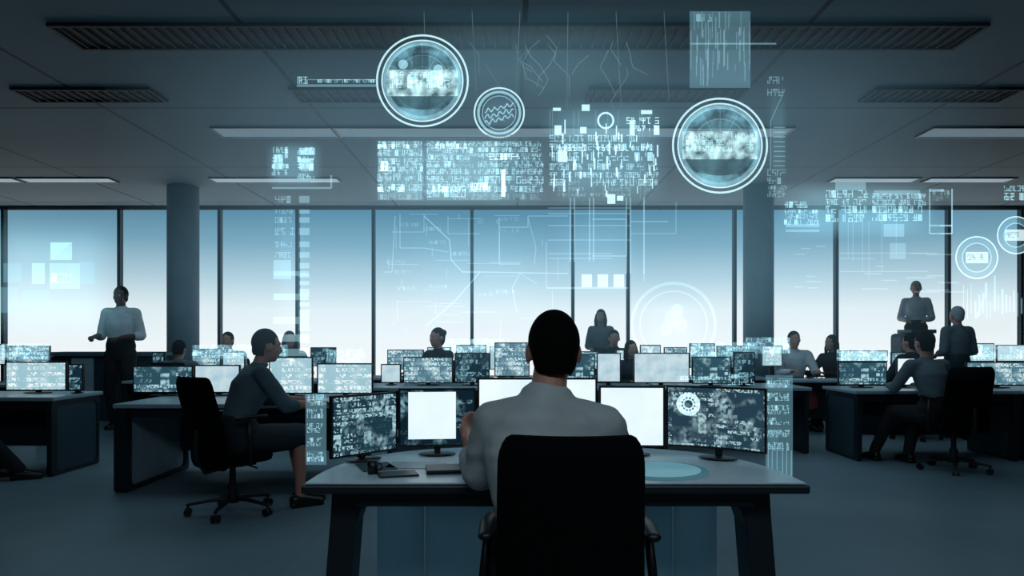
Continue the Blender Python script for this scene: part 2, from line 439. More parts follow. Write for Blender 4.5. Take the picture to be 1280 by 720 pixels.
# ------------------------------------------------------------------ desks
DZ = .70
def office_desk(x0, x1, y0, y1, label, z=DZ, panel='desk_side', top='desktop2', lit=None, lw=.022):
    t = thing('office_desk', label, 'desk', ((x0+x1)/2, (y0+y1)/2, 0), group='grey office desks')
    w = (x1-x0)/2; d = (y1-y0)/2
    MB().box(-w, w, -d, d, z-.035, z).build('desktop', M[top], t, bevel=.008)
    MB().box(-w+.05, w-.05, -d+.06, -d+.09, z-.11, z-.036).build('front_rail', M['desk_dark'], t)
    MB().box(-w+.06, w-.06, d-.1, d-.07, .18, z-.036).build('modesty_panel', M[panel], t)
    for s in (-1, 1):
        xx = s*(w-.05)
        m = Matrix(((0, 1, 0, xx), (1, 0, 0, 0), (0, 0, 1, 0), (0, 0, 0, 1)))
        # rounded hoop in the YZ plane with an infill panel
        o_ = MB(); r = .05
        def loop(a, b, c, e, rr):
            pts = []
            for cx, cz, a0 in ((b-rr, e-rr, 0), (a+rr, e-rr, 90), (a+rr, c+rr, 180), (b-rr, c+rr, 270)):
                for k in range(5):
                    q = R(a0+90*k/4); pts.append((cx+rr*math.cos(q), cz+rr*math.sin(q)))
            return pts
        A = loop(-d+.02, d-.02, .003, z-.037, .03); B = loop(-d+.10, d-.055, .035, z-.08, .06)
        n = len(A); vs = []
        for xo in (xx-lw, xx+lw):
            vs += [Vector((xo, p[0], p[1])) for p in A]+[Vector((xo, p[0], p[1])) for p in B]
        fs = []
        for i in range(n):
            j = (i+1) % n
            fs += [(i, j, n+j, n+i), (2*n+i, 3*n+i, 3*n+j, 2*n+j), (i, 2*n+i, 2*n+j, j), (n+i, n+j, 3*n+j, 3*n+i)]
        leg = o_.add(vs, fs).build('side_frame', M['desk_dark'], t)
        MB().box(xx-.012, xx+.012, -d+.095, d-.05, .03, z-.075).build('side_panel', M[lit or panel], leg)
    return t
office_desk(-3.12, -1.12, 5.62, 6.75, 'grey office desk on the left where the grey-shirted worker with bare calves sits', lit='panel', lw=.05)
office_desk(-5.95, -4.0, 6.28, 7.05, 'grey office desk at the left edge with feet showing under it')
office_desk(3.38, 5.02, 7.08, 7.85, 'grey office desk on the right in front of the dark-haired worker with a black chair')
office_desk(5.06, 6.9, 7.08, 7.85, 'grey office desk cut by the right edge of the picture')
office_desk(-1.75, -.05, 7.55, 8.35, 'desk in the middle row left of the central man, under glyph-filled monitors')
office_desk(-.03, 1.55, 7.55, 8.35, 'desk in the middle row directly behind the central man')
office_desk(1.57, 3.15, 7.55, 8.35, 'desk in the middle row right of the central man, under dark monitors')
office_desk(-4.75, -2.2, 8.75, 9.5, 'desk behind the left worker, in front of the round left column')
office_desk(-2.1, -.25, 9.5, 10.2, 'far desk on the left of the central aisle near the windows')
office_desk(-.2, 1.7, 9.5, 10.2, 'far desk behind the central man near the windows')
office_desk(1.75, 3.45, 9.5, 10.2, 'far desk in front of the right column')
office_desk(3.5, 4.25, 9.0, 9.5, 'small far table beside the seated woman in dark clothes', top='panel')
office_desk(4.7, 6.3, 9.4, 10.1, 'far desk behind the right worker under a row of pale screens')
office_desk(6.35, 8.2, 9.4, 10.1, 'far desk at the right edge near the windows')
office_desk(-6.9, -5.3, 8.1, 8.75, 'desk behind the left edge desk, under small mottled screens')
# counter behind the standing man
t = thing('service_counter', 'long teal grey counter behind the standing man', 'counter', (-6.1, 10.9, 0))
MB().box(-.85, .85, -.3, .3, .96, 1.02).build('countertop', M['frost'], t, bevel=.01)
MB().box(-.8, .8, -.22, .25, .003, .955).build('body', M['desk_side'], t)
MB().box(-.42, -.1, -.245, -.225, .05, .93).build('front_panel', M['panel'], t)

# ------------------------------------------------------------------ monitors
def monitor(px0, px1, py0, py1, Y, style, label, z=DZ, rz=0, frame='black', bez=.012):
    w = (px1-px0)/F*Y/2; cx = (ax(px0, Y)+ax(px1, Y))/2
    zt = az(py0, Y); zb = max(az(py1, Y), z+.025)
    t = thing('monitor', label, 'monitor', (cx, Y, z), rz, group='computer monitors on the desks')
    zt -= z; zb -= z
    MB().rbox(-w, w, 0, .028, zb, zt, .008).build('housing', M[frame], t)
    MB().box(-w+bez, w-bez, -.003, .001, zb+bez, zt-bez).build('screen', S[style], t)
    if w > .05:
        MB().rbox(-.025, .025, .03, .045, .008, (zb+zt)/2, .01).build('neck', M[frame], t)
        mm = Matrix.Translation((0, .03, .006))
        MB().ell((0, 0, 0), (min(.13, w*.6), .085, .006), mm).build('base', M[frame], t, smooth=True)
    return t
mons = [
 (7, 83, 452, 495, 6.75, 'd3', 'bright mottled wide monitor on the left edge desk'),
 (85, 104, 455, 493, 6.75, 'd4', 'narrow dark monitor beside the bright one on the left edge desk'),
 (166, 241, 457, 500, 6.45, 'd1', 'teal glyph-filled monitor left of the black chair on the left desk'),
 (243, 300, 456, 500, 6.45, 'b2', 'white glowing monitor just above the back of the left black chair'),
 (336, 391, 446, 497, 6.35, 'd3', 'bright monitor right beside the face of the left worker'),
 (396, 466, 454, 497, 6.35, 'd3', 'bright wide monitor at the right end of the left desk'),
 (476, 501, 455, 484, 7.95, 'b2', 'small white monitor at left end of the middle row'),
 (504, 566, 446, 484, 7.9, 'd2', 'glyph-filled monitor above the bright left desk screen, middle row'),
 (568, 612, 441, 484, 7.9, 'd4', 'dark blue monitor with few glyphs, middle row'),
 (618, 662, 428, 471, 8.0, 'd2', 'tall monitor just left of the central man\'s head'),
 (700, 744, 443, 478, 7.9, 'd1', 'teal monitor just right of the central man\'s neck'),
 (746, 776, 441, 478, 7.8, 'b2', 'small white monitor left of the dark-haired head in the middle row'),
 (792, 862, 441, 479, 7.8, 'b2', 'wide white monitor right of the dark-haired head in the middle row'),
 (865, 914, 446, 480, 7.8, 'd1', 'teal glyph monitor right of the wide white one, middle row'),
 (917, 944, 440, 480, 7.8, 'd4', 'dark monitor at the right end of the middle row'),
 (240, 276, 436, 462, 9.1, 'd2', 'small mottled monitor in front of the left column'),
 (278, 306, 440, 462, 9.1, 'd3', 'small bright monitor in front of the pale figure left of centre'),
 (388, 420, 434, 458, 9.1, 'd4', 'small dark monitor standing above the left desk screens'),
 (190, 206, 440, 462, 9.1, 'd4', 'narrow dark monitor right of the standing man'),
 (484, 530, 437, 462, 9.7, 'd2', 'far small monitor left of the woman with dark bun'),
 (570, 608, 431, 462, 9.7, 'd2', 'far small monitor right of the woman with dark bun'),
 (722, 748, 439, 462, 9.7, 'd2', 'far small monitor in front of the standing woman at the window'),
 (800, 826, 431, 460, 9.7, 'd3', 'far pale monitor above the wide white one, near the windows'),
 (862, 894, 429, 460, 9.7, 'd2', 'far small monitor left of the right column'),
 (896, 938, 432, 460, 9.7, 'd1', 'far teal monitor at the foot of the right column'),
 (952, 978, 432, 458, 9.7, 'd3', 'far bright monitor left of the person in the white shirt'),
 (1048, 1109, 452, 487, 7.55, 'd1', 'teal glyph monitor at left end of the right desk'),
 (1121, 1144, 447, 487, 7.5, 'b1', 'narrow white monitor in front of the right worker'),
 (1208, 1290, 452, 488, 7.5, 'd2', 'wide mottled monitor right of the right black chair'),
 (1050, 1110, 438, 452, 9.7, 'd3', 'far low bright monitor behind the right desk, left one'),
 (1206, 1243, 429, 452, 9.7, 'd3', 'far pale monitor right of the figure in grey jacket'),
 (1246, 1284, 431, 452, 9.7, 'b2', 'far white monitor at the right edge of the picture'),
 (10, 62, 432, 456, 8.45, 'd2', 'small mottled monitor behind the left edge desk'),
 (-20, 7, 430, 456, 8.45, 'd3', 'small bright monitor cut by the left edge of the picture'),
 (534, 564, 434, 462, 9.72, 'd3', 'far pale monitor directly below the woman with dark bun'),
 (612, 640, 433, 462, 9.72, 'd3', 'far bright monitor behind the tall one left of the central man'),
 (770, 797, 437, 460, 9.72, 'd3', 'far pale monitor right of the black-haired person by the window'),
 (830, 859, 434, 460, 9.72, 'd2', 'far mottled monitor above the right half of the wide white one'),
 (1114, 1136, 440, 456, 9.72, 'd2', 'far small monitor behind the narrow white one on the right'),
]
for a in mons: monitor(*a)

# ------------------------------------------------------------------ front desk
FZ = .75
def superell(cx, cy, a, b, n, k=40):
    pts = []
    for i in range(k+1):
        th = PI*i/k
        c, s_ = math.cos(th), math.sin(th)
        pts.append((cx+a*math.copysign(abs(c)**(2/n), c), cy+b*abs(s_)**(2/n)))
    return pts
fd = thing('executive_desk', 'large pale blue half-oval desk in the foreground with dark legs', 'desk', (0, 0, 0))
out_ = superell(.137, 2.27, .79, .78, 2.7)
out2 = superell(.137, 2.258, .80, .80, 2.7)
MB().prismz(out_, FZ-.006, FZ).build('desktop', M['desktop'], fd, bevel=.002)
MB().prismz(out2, FZ-.034, FZ-.0065).build('edge_band', M['desk_dark'], fd, bevel=.006)
MB().box(-.5, .78, 2.31, 2.34, FZ-.085, FZ-.035).build('front_rail', M['desk_dark'], fd, bevel=.004)
for s, (xt, xb) in ((-1, (-.545, -.60)), (1, (.80, .855))):
    # curved slab leg: flares into the rail at the top
    k = -s
    pts = [(xt-.045*s*-1 if 0 else xt+.045*s, FZ-.035), (xt+.03*s+.02*s, FZ-.12), (xb+.045*s, .003), (xb-.04*s, .003), (xt-.03*s, FZ-.16), (xt-.05*s, FZ-.105), (xt-.10*s, FZ-.078), (xt-.18*s, FZ-.07), (xt-.18*s, FZ-.035)]
    if s < 0: pts = pts[::-1]
    MB().prism(pts, 2.36, 2.50).build('leg', M['desk_dark'], fd, bevel=.004)
    MB().box(xb-.04, xb+.04, 2.36, 2.95, .003, .04).build('foot_bar', M['desk_dark'], fd, bevel=.004)
for x0, x1 in ((-.52, -.34), (-.335, .62), (.625, .79)):
    MB().box(x0, x1, 2.78, 2.795, .12, FZ-.036).build('modesty_panel', M['glass'], fd)

def panel_screen(name, a, b, z0, z1, style, label, bright=None, curve=0, stand=True, group='screens of the curved display wall on the foreground desk', frame='black', glyph=None):
    """a screen whose plan runs from a to b; optional bright window in it"""
    a = Vector(a); b = Vector(b); d = b-a; L = d.length
    ang = math.atan2(d.y, d.x); c = (a+b)/2
    t = thing('monitor', label, 'monitor', (c.x, c.y, FZ), ang, group=group)
    n = 12 if curve else 1
    def surf(yo, w0, w1, h0, h1, th):
        vs = []; fs = []
        for i in range(n+1):
            u = w0+(w1-w0)*i/n
            y = yo+curve*(1-(2*u/L)**2) if curve else yo
            for yy in (y, y+th):
                for z in (h0, h1): vs.append((u, yy, z))
        for i in range(n):
            p = 4*i; q = p+4
            fs += [(p, q, q+1, p+1), (p+2, p+3, q+3, q+2), (p, p+2, q+2, q), (p+1, q+1, q+3, p+3)]
        fs += [(0, 1, 3, 2), (4*n, 4*n+2, 4*n+3, 4*n+1)]
        return MB().add(vs, fs)
    z0 -= FZ; z1 -= FZ
    surf(0, -L/2, L/2, z0, z1, .014).build('housing', M[frame], t)
    surf(-.003, -L/2+.008, L/2-.008, z0+.008, z1-.008, .0025).build('screen', S[style], t)
    if bright:
        x0, x1, h0, h1, st = bright
        MB().box(x0, x1, -.0045, -.0032, h0-FZ, h1-FZ).build('bright_window', S[st], t)
    if stand:
        MB().box(-.012, .012, .016+curve, .028+curve, .008, (z0+z1)/2).build('neck', M['black'], t)
        MB().ell((0, 0, 0), (.075, .05, .006), Matrix.Translation((0, .01+curve, .0065))).build('base', M['black'], t, smooth=True)
    return t
panel_screen('m', (-.642, 2.56), (-.446, 2.79), .775, 1.0, 'n1', 'angled glyph-filled screen at the left end of the foreground desk')
m2 = panel_screen('m', (-.440, 2.79), (-.142, 2.82), .785, 1.012, 'n3', 'dark screen with a pale window left of the central man', bright=(-.112, .072, .815, .998, 'b1'))
m3 = panel_screen('m', (-.136, 2.83), (.335, 2.83), .79, 1.052, 'b1', 'wide white glowing screen hidden mostly behind the central man')
m4 = panel_screen('m', (.338, 2.80), (.592, 2.785), .785, 1.022, 'b1', 'white glowing screen just right of the central man\'s shoulder')
m5 = panel_screen('m', (.597, 2.785), (.912, 2.58), .79, 1.025, 'n2', 'dark curved glyph screen right of the white one on the foreground desk', curve=.03)
# ring and icon on the curved screen
rb = MB().ring(-.105, .205, .035, .018, -.006).ring(-.105, .205, .018, .006, -.006)
for q in range(0, 360, 30): rb.line([(-.105+.02*math.cos(R(q)), .205+.02*math.sin(R(q))), (-.105+.034*math.cos(R(q)), .205+.034*math.sin(R(q)))], .004, -.0065)
rb.v = [v+Vector((0, .03*(1-(2*v.x/.376)**2), 0)) for v in rb.v]
rb.build('ring_icon', G['hi'], m5)

# desk clutter
t = thing('mug', 'small dark mug on the left of the foreground desk', 'mug', at(466, 597, 2.37).xyz*1)
t.location = (ax(466, 2.42), 2.42, FZ)
MB().cyl(0, 0, .001, .045, .017, .019).build('body', M['black'], t, smooth=True)
MB().tube([(.018, 0, .036), (.03, 0, .033), (.032, 0, .02), (.019, 0, .012)], .003).build('handle', M['black'], t, smooth=True)
def sheet(px, Y, w, d, rz, name, label, mat, cat, h=.002, z=FZ, **k):
    o = MB().box(-w/2, w/2, -d/2, d/2, .0008, .0008+h).build(name, mat, bevel=min(.002, h*.4))
    o.location = (ax(px, Y), Y, z); o.rotation_euler.z = rz
    return tag(o, label, cat)
sheet(497, 2.40, .13, .09, .3, 'tablet', 'thin dark tablet lying right of the mug on the foreground desk', M['darkmetal'], 'tablet', .006)
sheet(520, 2.58, .2, .13, -.1, 'paper_sheet', 'pale paper sheet lying in front of the left white screen', M['panel'], 'paper')
sheet(470, 2.55, .12, .16, .4, 'paper_sheet', 'grey paper sheet in front of the angled glyph screen', M['desk_side'], 'paper')
kb = thing('laptop', 'thin closed grey laptop beside the central man\'s left elbow', 'laptop', (ax(565, 2.45), 2.47, FZ), .15)
MB().rbox(-.09, .09, -.06, .06, .002, .01, .003).build('base', M['darkmetal'], kb, bevel=.001)
MB().box(-.09, .09, -.06, .06, .0105, .015).build('lid', M['desk_side'], kb, bevel=.002)
tp = thing('touch_pad', 'round pale blue glowing touch pad on the right of the foreground desk', 'touch pad', (.50, 2.475, FZ))
M['pad'] = emis('pad_glow', '#8cc7d8', .55, .2)
M['pad2'] = emis('pad_rim', '#5c93a6', .5, .2)
MB().cyl(0, 0, .001, .006, .17, seg=64).build('rim', M['pad2'], tp)
MB().cyl(0, 0, .0062, .009, .145, seg=64).build('disc', M['pad'], tp)

# ------------------------------------------------------------------ chairs
def office_chair(x, y, rz, label, w=.22, back_z=(.42, .95), arms=True, lean=.06, group='black swivel office chairs'):
    t = thing('office_chair', label, 'chair', (x, y, 0), rz, group=group)
    # backrest: curved rounded slab behind the seat (chair faces +Y)
    z0, z1 = back_z; nx, nz = 12, 12
    vs = []; fs = []
    def P(u, v, th):
        hw = w*(1-.06*v)
        ru = .12
        vv = v
        # rounded outline
        e = min(1, (1-abs(2*v-1))/.07); e = math.sqrt(max(0, 1-(1-e)**2)) if e < 1 else 1
        hw *= .88+.12*e
        X_ = u*hw; Z_ = z0+(z1-z0)*v
        Y_ = -.21-lean*v+.045*(u*u)+.02*math.sin(v*PI*1.6)+th*(1-.5*abs(u)**4)*(.55+.45*e)
        return Vector((X_, Y_, Z_))
    for th in (-.028, .028):
        for j in range(nz+1):
            for i in range(nx+1): vs.append(P(-1+2*i/nx, j/nz, th))
    K = (nx+1)*(nz+1)
    for j in range(nz):
        for i in range(nx):
            a = j*(nx+1)+i; fs += [(a, a+1, a+nx+2, a+nx+1), (K+a, K+a+nx+1, K+a+nx+2, K+a+1)]
    for j in range(nz):
        for i in (0, nx):
            a = j*(nx+1)+i; b = a+nx+1; fs.append((a, b, K+b, K+a) if i == 0 else (a, K+a, K+b, b))
    for i in range(nx):
        for j in (0, nz):
            a = j*(nx+1)+i; fs.append((a, K+a, K+a+1, a+1) if j == 0 else (a, a+1, K+a+1, K+a))
    b = MB().add(vs, fs).build('backrest', M['chair'], t, smooth=True)
    sm_ = b.modifiers.new('sub', 'SUBSURF'); sm_.levels = 1; sm_.render_levels = 1
    sp = superell(0, 0, w+.01, .23, 3.2, 20); sp2 = [(p[0], -p[1]) for p in sp][::-1]
    s = MB().prismz(sp+sp2[1:-1], .365, .435).build('seat', M['chair'], t, bevel=.025)
    MB().tube([(0, -.05, .33), (0, -.2, .31), (0, -.265, .42), (0, -.262, .6)], .018).box(-.1, .1, -.12, .12, .33, .363).build('back_bracket', M['black'], t, autos=True)
    MB().cyl(0, 0, .11, .34, .026, .02).cyl(0, 0, .09, .2, .036, .034).build('gas_column', M['black'], t, autos=True)
    MB().tube([(.09, .02, .35), (.19, .03, .34), (.25, .03, .335)], .006).build('tilt_lever', M['black'], t, smooth=True)
    hub = MB().cyl(0, 0, .075, .125, .045, .04).build('base_hub', M['black'], t, autos=True)
    for k in range(5):
        a = R(72*k+20); c, s_ = math.cos(a), math.sin(a)
        MB().loft([(c*.03, s_*.03, .105), (c*.16, s_*.16, .095), (c*.29, s_*.29, .075)], [.024, .019, .014], [.016, .013, .010], side=(-s_, c, 0), seg=10).build('base_leg', M['black'], t, smooth=True)
        cs = MB(); d = Vector((c, s_, 0)); n_ = Vector((-s_, c, 0)); ct = Vector((c*.285, s_*.285, .027))
        for q in (-1, 1): cs.loft([ct+n_*q*.008, ct+n_*q*.026], [.026, .026], side=(0, 0, 1), seg=16, cap=False)
        cs.loft([ct+Vector((0, 0, .03)), ct+Vector((0, 0, .055))], [.008, .008], seg=8, cap=False)
        cs.build('caster', M['black'], t, autos=True)
    if arms:
        for q in (-1, 1):
            arm = MB().tube([(q*.15, -.03, .35), (q*(w+.03), -.03, .38), (q*(w+.035), -.04, .55), (q*(w+.022), -.04, .665)], .013).build('armrest', M['black'], t, smooth=True)
            MB().loft([(q*(w+.022), -.12, .68), (q*(w+.022), 0, .685), (q*(w+.018), .10, .68)], [.022, .026, .022], [.013, .014, .012], seg=12).build('arm_pad', M['black'], arm, smooth=True)
    return t

# ------------------------------------------------------------------ people
def hand(mb, w, d, n, s, q, curl=.5, sc_=1.0):
    """w wrist, d pointing direction, n back-of-hand normal, q=+1 thumb on the side d x n"""
    d = d.normalized(); n = (n-d*n.dot(d)).normalized(); u = d.cross(n)*q
    k = s*sc_
    mb.loft([w, w+d*.035*k, w+d*.085*k], [.026*k, .036*k, .039*k], [.018*k, .015*k, .012*k], side=u, seg=12)
    for i, (off, ln) in enumerate(((.030, .070), (.0105, .080), (-.0105, .075), (-.030, .058))):
        b = w+d*.082*k+u*off*k
        c = curl*(1+.15*i)
        d1 = (d*math.cos(c*.6)-n*math.sin(c*.6)); d2 = (d*math.cos(c*1.6)-n*math.sin(c*1.6)); d3 = (d*math.cos(c*2.3)-n*math.sin(c*2.3))
        p1 = b+d1*ln*.45*k; p2 = p1+d2*ln*.33*k; p3 = p2+d3*ln*.22*k
        mb.loft([b-d*.01*k, p1, p2, p3], [.0095*k, .0088*k, .008*k, .0068*k], side=u, seg=8)
    b = w+d*.025*k+u*.03*k
    t1 = (d*.75+u*.75-n*.25).normalized(); t2 = (d*.95+u*.2-n*.35).normalized()
    mb.loft([b-u*.012*k, b+t1*.035*k, b+t1*.035*k+t2*.03*k], [.013*k, .0105*k, .008*k], side=n, seg=8)

def person(label, x, y, rz, pose='sit', s=1.0, skin='skin', hair='hair', hairstyle='short', top='shirt', bottom='cloth_dark', shoes='shoe',
           female=False, skirt=False, sleeve='long', lean=0, side=0, hy=0, hp=0, ht=0, J=None, vox=.010, z=0, shape_face=True, group=None, curl=.5, fold=.006, handn=None, handsc=1.0, grip=None):
    t = thing('person', label, 'person', (x, y, z), rz, group=group)
    V = Vector
    wd = .9 if female else 1.0
    if pose == 'sit':
        j = dict(pel=V((0, 0, .50)), wai=V((0, -.01, .66)), che=V((0, .01, .86)), nek=V((0, .025, 1.02)), hed=V((0, .05, 1.165)),
                 kneL=V((-.13, .43, .50)), kneR=V((.13, .43, .50)), ankL=V((-.12, .42, .085)), ankR=V((.13, .40, .085)),
                 elbL=V((-.25, .16, .72)), elbR=V((.25, .16, .72)), wriL=V((-.17, .38, .76)), wriR=V((.17, .38, .76)))
        hip = V((.085, 0, .50))
    else:
        j = dict(pel=V((0, 0, .93)), wai=V((0, .0, 1.09)), che=V((0, .0, 1.28)), nek=V((0, -.01, 1.46)), hed=V((0, .012, 1.615)),
                 kneL=V((-.10, .02, .49)), kneR=V((.10, .02, .49)), ankL=V((-.11, -.02, .085)), ankR=V((.11, -.02, .085)),
                 elbL=V((-.225, -.03, 1.14)), elbR=V((.225, -.03, 1.14)), wriL=V((-.13, .19, 1.10)), wriR=V((.13, .19, 1.10)))
        hip = V((.09, 0, .90))
    base = j['pel'].copy()
    def bend(p):
        f = (p.z-base.z)
        return p+V((side*f, lean*f, -abs(lean)*f*.25)) if f > 0 else p
    for k_ in ('wai', 'che', 'nek', 'hed'): j[k_] = bend(j[k_])
    if J: j.update({k_: V(v_) for k_, v_ in J.items()})
    sw = (.185 if pose == 'sit' else .172)*wd
    rt = V((1, 0, 0)); shz = j['nek'].copy(); shz.z -= .055
    dv = (j['nek']-j['che']).normalized()
    shz = j['nek']-dv*.05
    S_ = {'L': shz-rt*sw+V((0, 0, 0)), 'R': shz+rt*sw}
    for k_ in ('shoL', 'shoR'):
        if J and k_ in J: S_[k_[-1]] = V(J[k_])
    for d_ in (j, S_):
        for k_ in d_: d_[k_] = d_[k_]*s
    hip *= s
    Hp = {'L': V((-hip.x, hip.y, hip.z)), 'R': V((hip.x, hip.y, hip.z))}
    sp = [j['pel']-(j['wai']-j['pel']).normalized()*.02*s, j['pel']+(j['wai']-j['pel'])*.5, j['wai'], j['che'], (j['che']+j['nek'])/2, j['nek']-dv*.015*s]
    A = [.150, .150, .132, .165, .165, .075]; B = [.11, .112, .10, .118, .10, .06]
    if female: A = [.155, .148, .112, .14, .14, .062]; B = [.11, .11, .088, .115, .09, .05]
    A = [a*s for a in A]; B = [b*s for b in B]
    body = MB()
    body.loft(sp, A, B, side=rt, seg=20)
    hm = Matrix.Translation(j['hed']) @ Matrix.Rotation(hy, 4, 'Z') @ Matrix.Rotation(hp, 4, 'X') @ Matrix.Rotation(ht, 4, 'Y') @ Matrix.Scale(s, 4)
    body.loft([j['nek']-dv*.04*s, (j['nek']+j['hed'])/2-V((0, .005*s, 0)), j['hed']-V((0, .008, .02))*s], [.058*s*wd, .052*s*wd, .052*s*wd], side=rt)
    # head
    body.ell((0, -.012, .022), (.074, .094, .098), hm)
    body.ell((0, .018, -.035), (.056, .070, .078), hm)
    body.ell((0, .052, -.085), (.026, .026, .022), hm)          # chin
    body.ell((0, .078, .028), (.048, .014, .012), hm)           # brow
    for q in (-1, 1):
        body.ell((q*.036, .058, -.022), (.02, .022, .018), hm)  # cheek
        body.ell((q*.077, -.006, -.008), (.009, .020, .032), hm, 10, 8)  # ear
    body.loft([hm @ V((0, .083, .02)), hm @ V((0, .103, -.022)), hm @ V((0, .094, -.032))], [.007*s, .013*s, .011*s], seg=8)
    body.ell((0, .083, -.056), (.022, .010, .006), hm, 10, 6)
    body.ell((0, .081, -.066), (.018, .010, .006), hm, 10, 6)
    k = s*wd
    for q, nm in ((-1, 'L'), (1, 'R')):
        sh, el, wr = S_[nm], j['elb'+nm], j['wri'+nm]
        body.loft([sh, sh+(el-sh)*.35, el], [.056*k, .050*k, .040*k]); m_ = el+(wr-el)*.3
        body.loft([el, m_, wr], [.041*k, .040*k, .027*k])
        hn = V((0, 0, 1)) if handn is None else V(handn[nm])
        dd = (wr-el).normalized()
        if grip: dd = (V(grip[nm])*s-wr).normalized()
        hand(body, wr, dd, hn, s*wd, -q, curl, handsc)
        hp_, kn, an = Hp[nm], j['kne'+nm], j['ank'+nm]
        body.loft([hp_, hp_+(kn-hp_)*.5, kn], [.088*k, .078*k, .056*k])
        body.loft([kn, kn+(an-kn)*.3, an], [.055*k, .054*k, .036*k])
        fy = V((0, 1, 0))
        body.loft([an-V((0, 0, .03*s))-fy*.03*s, an-V((0, 0, .045*s))+fy*.13*s], [.036*s, .034*s], [.032*s, .022*s])
    b = body.build('body', M[skin], t, voxel=vox, sm=2)
    # shirt
    sh_ = MB(); e = .016*s
    a_, b_ = [v+e for v in A], [v+e for v in B]
    sh_.loft(sp[1:-1]+[j['nek']-dv*.02*s], a_[1:-1]+[.088*k], b_[1:-1]+[.074*k], side=rt, seg=22)
    for nm in 'LR':
        sh, el, wr = S_[nm], j['elb'+nm], j['wri'+nm]
        sh_.loft([j['nek']-dv*.045*s+(sh-j['nek'])*.15, j['nek']-dv*.03*s+(sh-j['nek'])*.5, sh], [.064*k, .070*k, .066*k])
        mid = sh+(el-sh)*.5
        if sleeve == 'long':
            sh_.loft([sh, mid, el], [.067*k, .063*k, .056*k]); sh_.loft([el, el+(wr-el)*.5, wr-(wr-el).normalized()*.02*s], [.057*k, .052*k, .040*k])
        elif sleeve == 'rolled':
            sh_.loft([sh, mid, el], [.067*k, .063*k, .058*k]); sh_.loft([el, el+(wr-el)*.25], [.058*k, .054*k])
        else:
            sh_.loft([sh, mid], [.067*k, .064*k])
    shirt = sh_.build('shirt', M[top], t, voxel=max(vox, .009), sm=4, fold=fold*s)
    co = MB(); nv = (j['hed']-j['nek']); 
    pr = []
    for i in range(25):
        a = 2*PI*i/24; pr.append(j['nek']+dv*(.022+.012*math.cos(a+PI))*s*-1+dv*.022*s+V((math.cos(a+PI/2)*.066*k, math.sin(a+PI/2)*.060*k, 0)))
    co.loft(pr, [.013*s]*25, [.006*s]*25, side=dv, seg=8, cap=False)
    co.build('collar', M[top], shirt, smooth=True)
    # legs
    tr = MB()
    tr.loft(sp[:2]+[sp[1]+(sp[2]-sp[1])*.6], [A[0]+.012*s, A[1]+.024*s, A[2]+.032*s], [B[0]+.012*s, B[1]+.024*s, B[2]+.032*s], side=rt, seg=20)
    if skirt:
        kn = (j['kneL']+j['kneR'])/2; hc = (Hp['L']+Hp['R'])/2
        tr.loft([hc, hc+(kn-hc)*.5, hc+(kn-hc)*1.06], [.195*k, .192*k, .180*k], [.125*k, .115*k, .105*k], side=rt, seg=20)
    else:
        for nm in 'LR':
            hp_, kn, an = Hp[nm], j['kne'+nm], j['ank'+nm]
            tr.loft([hp_, hp_+(kn-hp_)*.5, kn], [.102*k, .092*k, .074*k])
            tr.loft([kn, kn+(an-kn)*.4, an-(an-kn).normalized()*.01*s], [.072*k, .068*k, .056*k])
    tr.build('skirt' if skirt else 'trousers', M[bottom], t, voxel=max(vox, .010), sm=4, fold=.004*s)
    for nm in 'LR':
        an = j['ank'+nm]; fy = V((0, 1, 0)); fl = V((0, 0, an.z))
        so = MB().loft([an-V((0, .035, .03))*s, an+V((0, .05, -.038))*s, an+V((0, .15, -.052))*s], [.042*s, .045*s, .040*s], [.042*s, .038*s, .026*s], side=rt, seg=14)
        so.box(an.x-.036*s, an.x+.036*s, an.y-.07*s, an.y+.17*s, an.z-.085*s+.002, an.z-.06*s)
        so.build('shoe', M[shoes], t, voxel=.009, sm=3)
    # hair
    hb = MB(); inv = hm.inverted()
    hb.ell((0, -.020, .028), (.079, .096, .099), hm, 20, 14)
    hb.ell((0, -.045, -.02), (.069, .060, .075), hm, 16, 10)
    if hairstyle == 'long':
        hb.loft([hm @ V((0, -.05, .0)), hm @ V((0, -.06, -.10)), hm @ V((0, -.055, -.22))], [.085*s, .088*s, .06*s], [.055*s, .04*s, .03*s], side=hm.to_3x3() @ V((1, 0, 0)))
        for q in (-1, 1):
            hb.loft([hm @ V((q*.068, -.01, .03)), hm @ V((q*.082, .0, -.07)), hm @ V((q*.078, .01, -.18))], [.022*s, .028*s, .02*s])
        cut = lambda co_: (lambda p: p.y > .045 and p.z < .062 and abs(p.x) < .060)(inv @ co_)
    elif hairstyle == 'bun':
        hb.ell((0, -.10, .06), (.042, .045, .042), hm)
        cut = lambda co_: (lambda p: p.y > .03 and p.z < .055)(inv @ co_)
    else:
        cut = lambda co_: (lambda p: (p.y > .035 and p.z < .062) or (p.y > -.03 and p.z < .01 and abs(p.x) > .05) or p.z < -.075)(inv @ co_)
    hb.build('hair', M[hair], t, voxel=.009, sm=2, fold=.0015, cut=cut)
    if shape_face:
        for q in (-1, 1):
            MB().ell((q*.031, .0775, .006), (.011, .008, .0065), hm, 10, 8).build('eye', M['eye'], t, smooth=True)
    return t

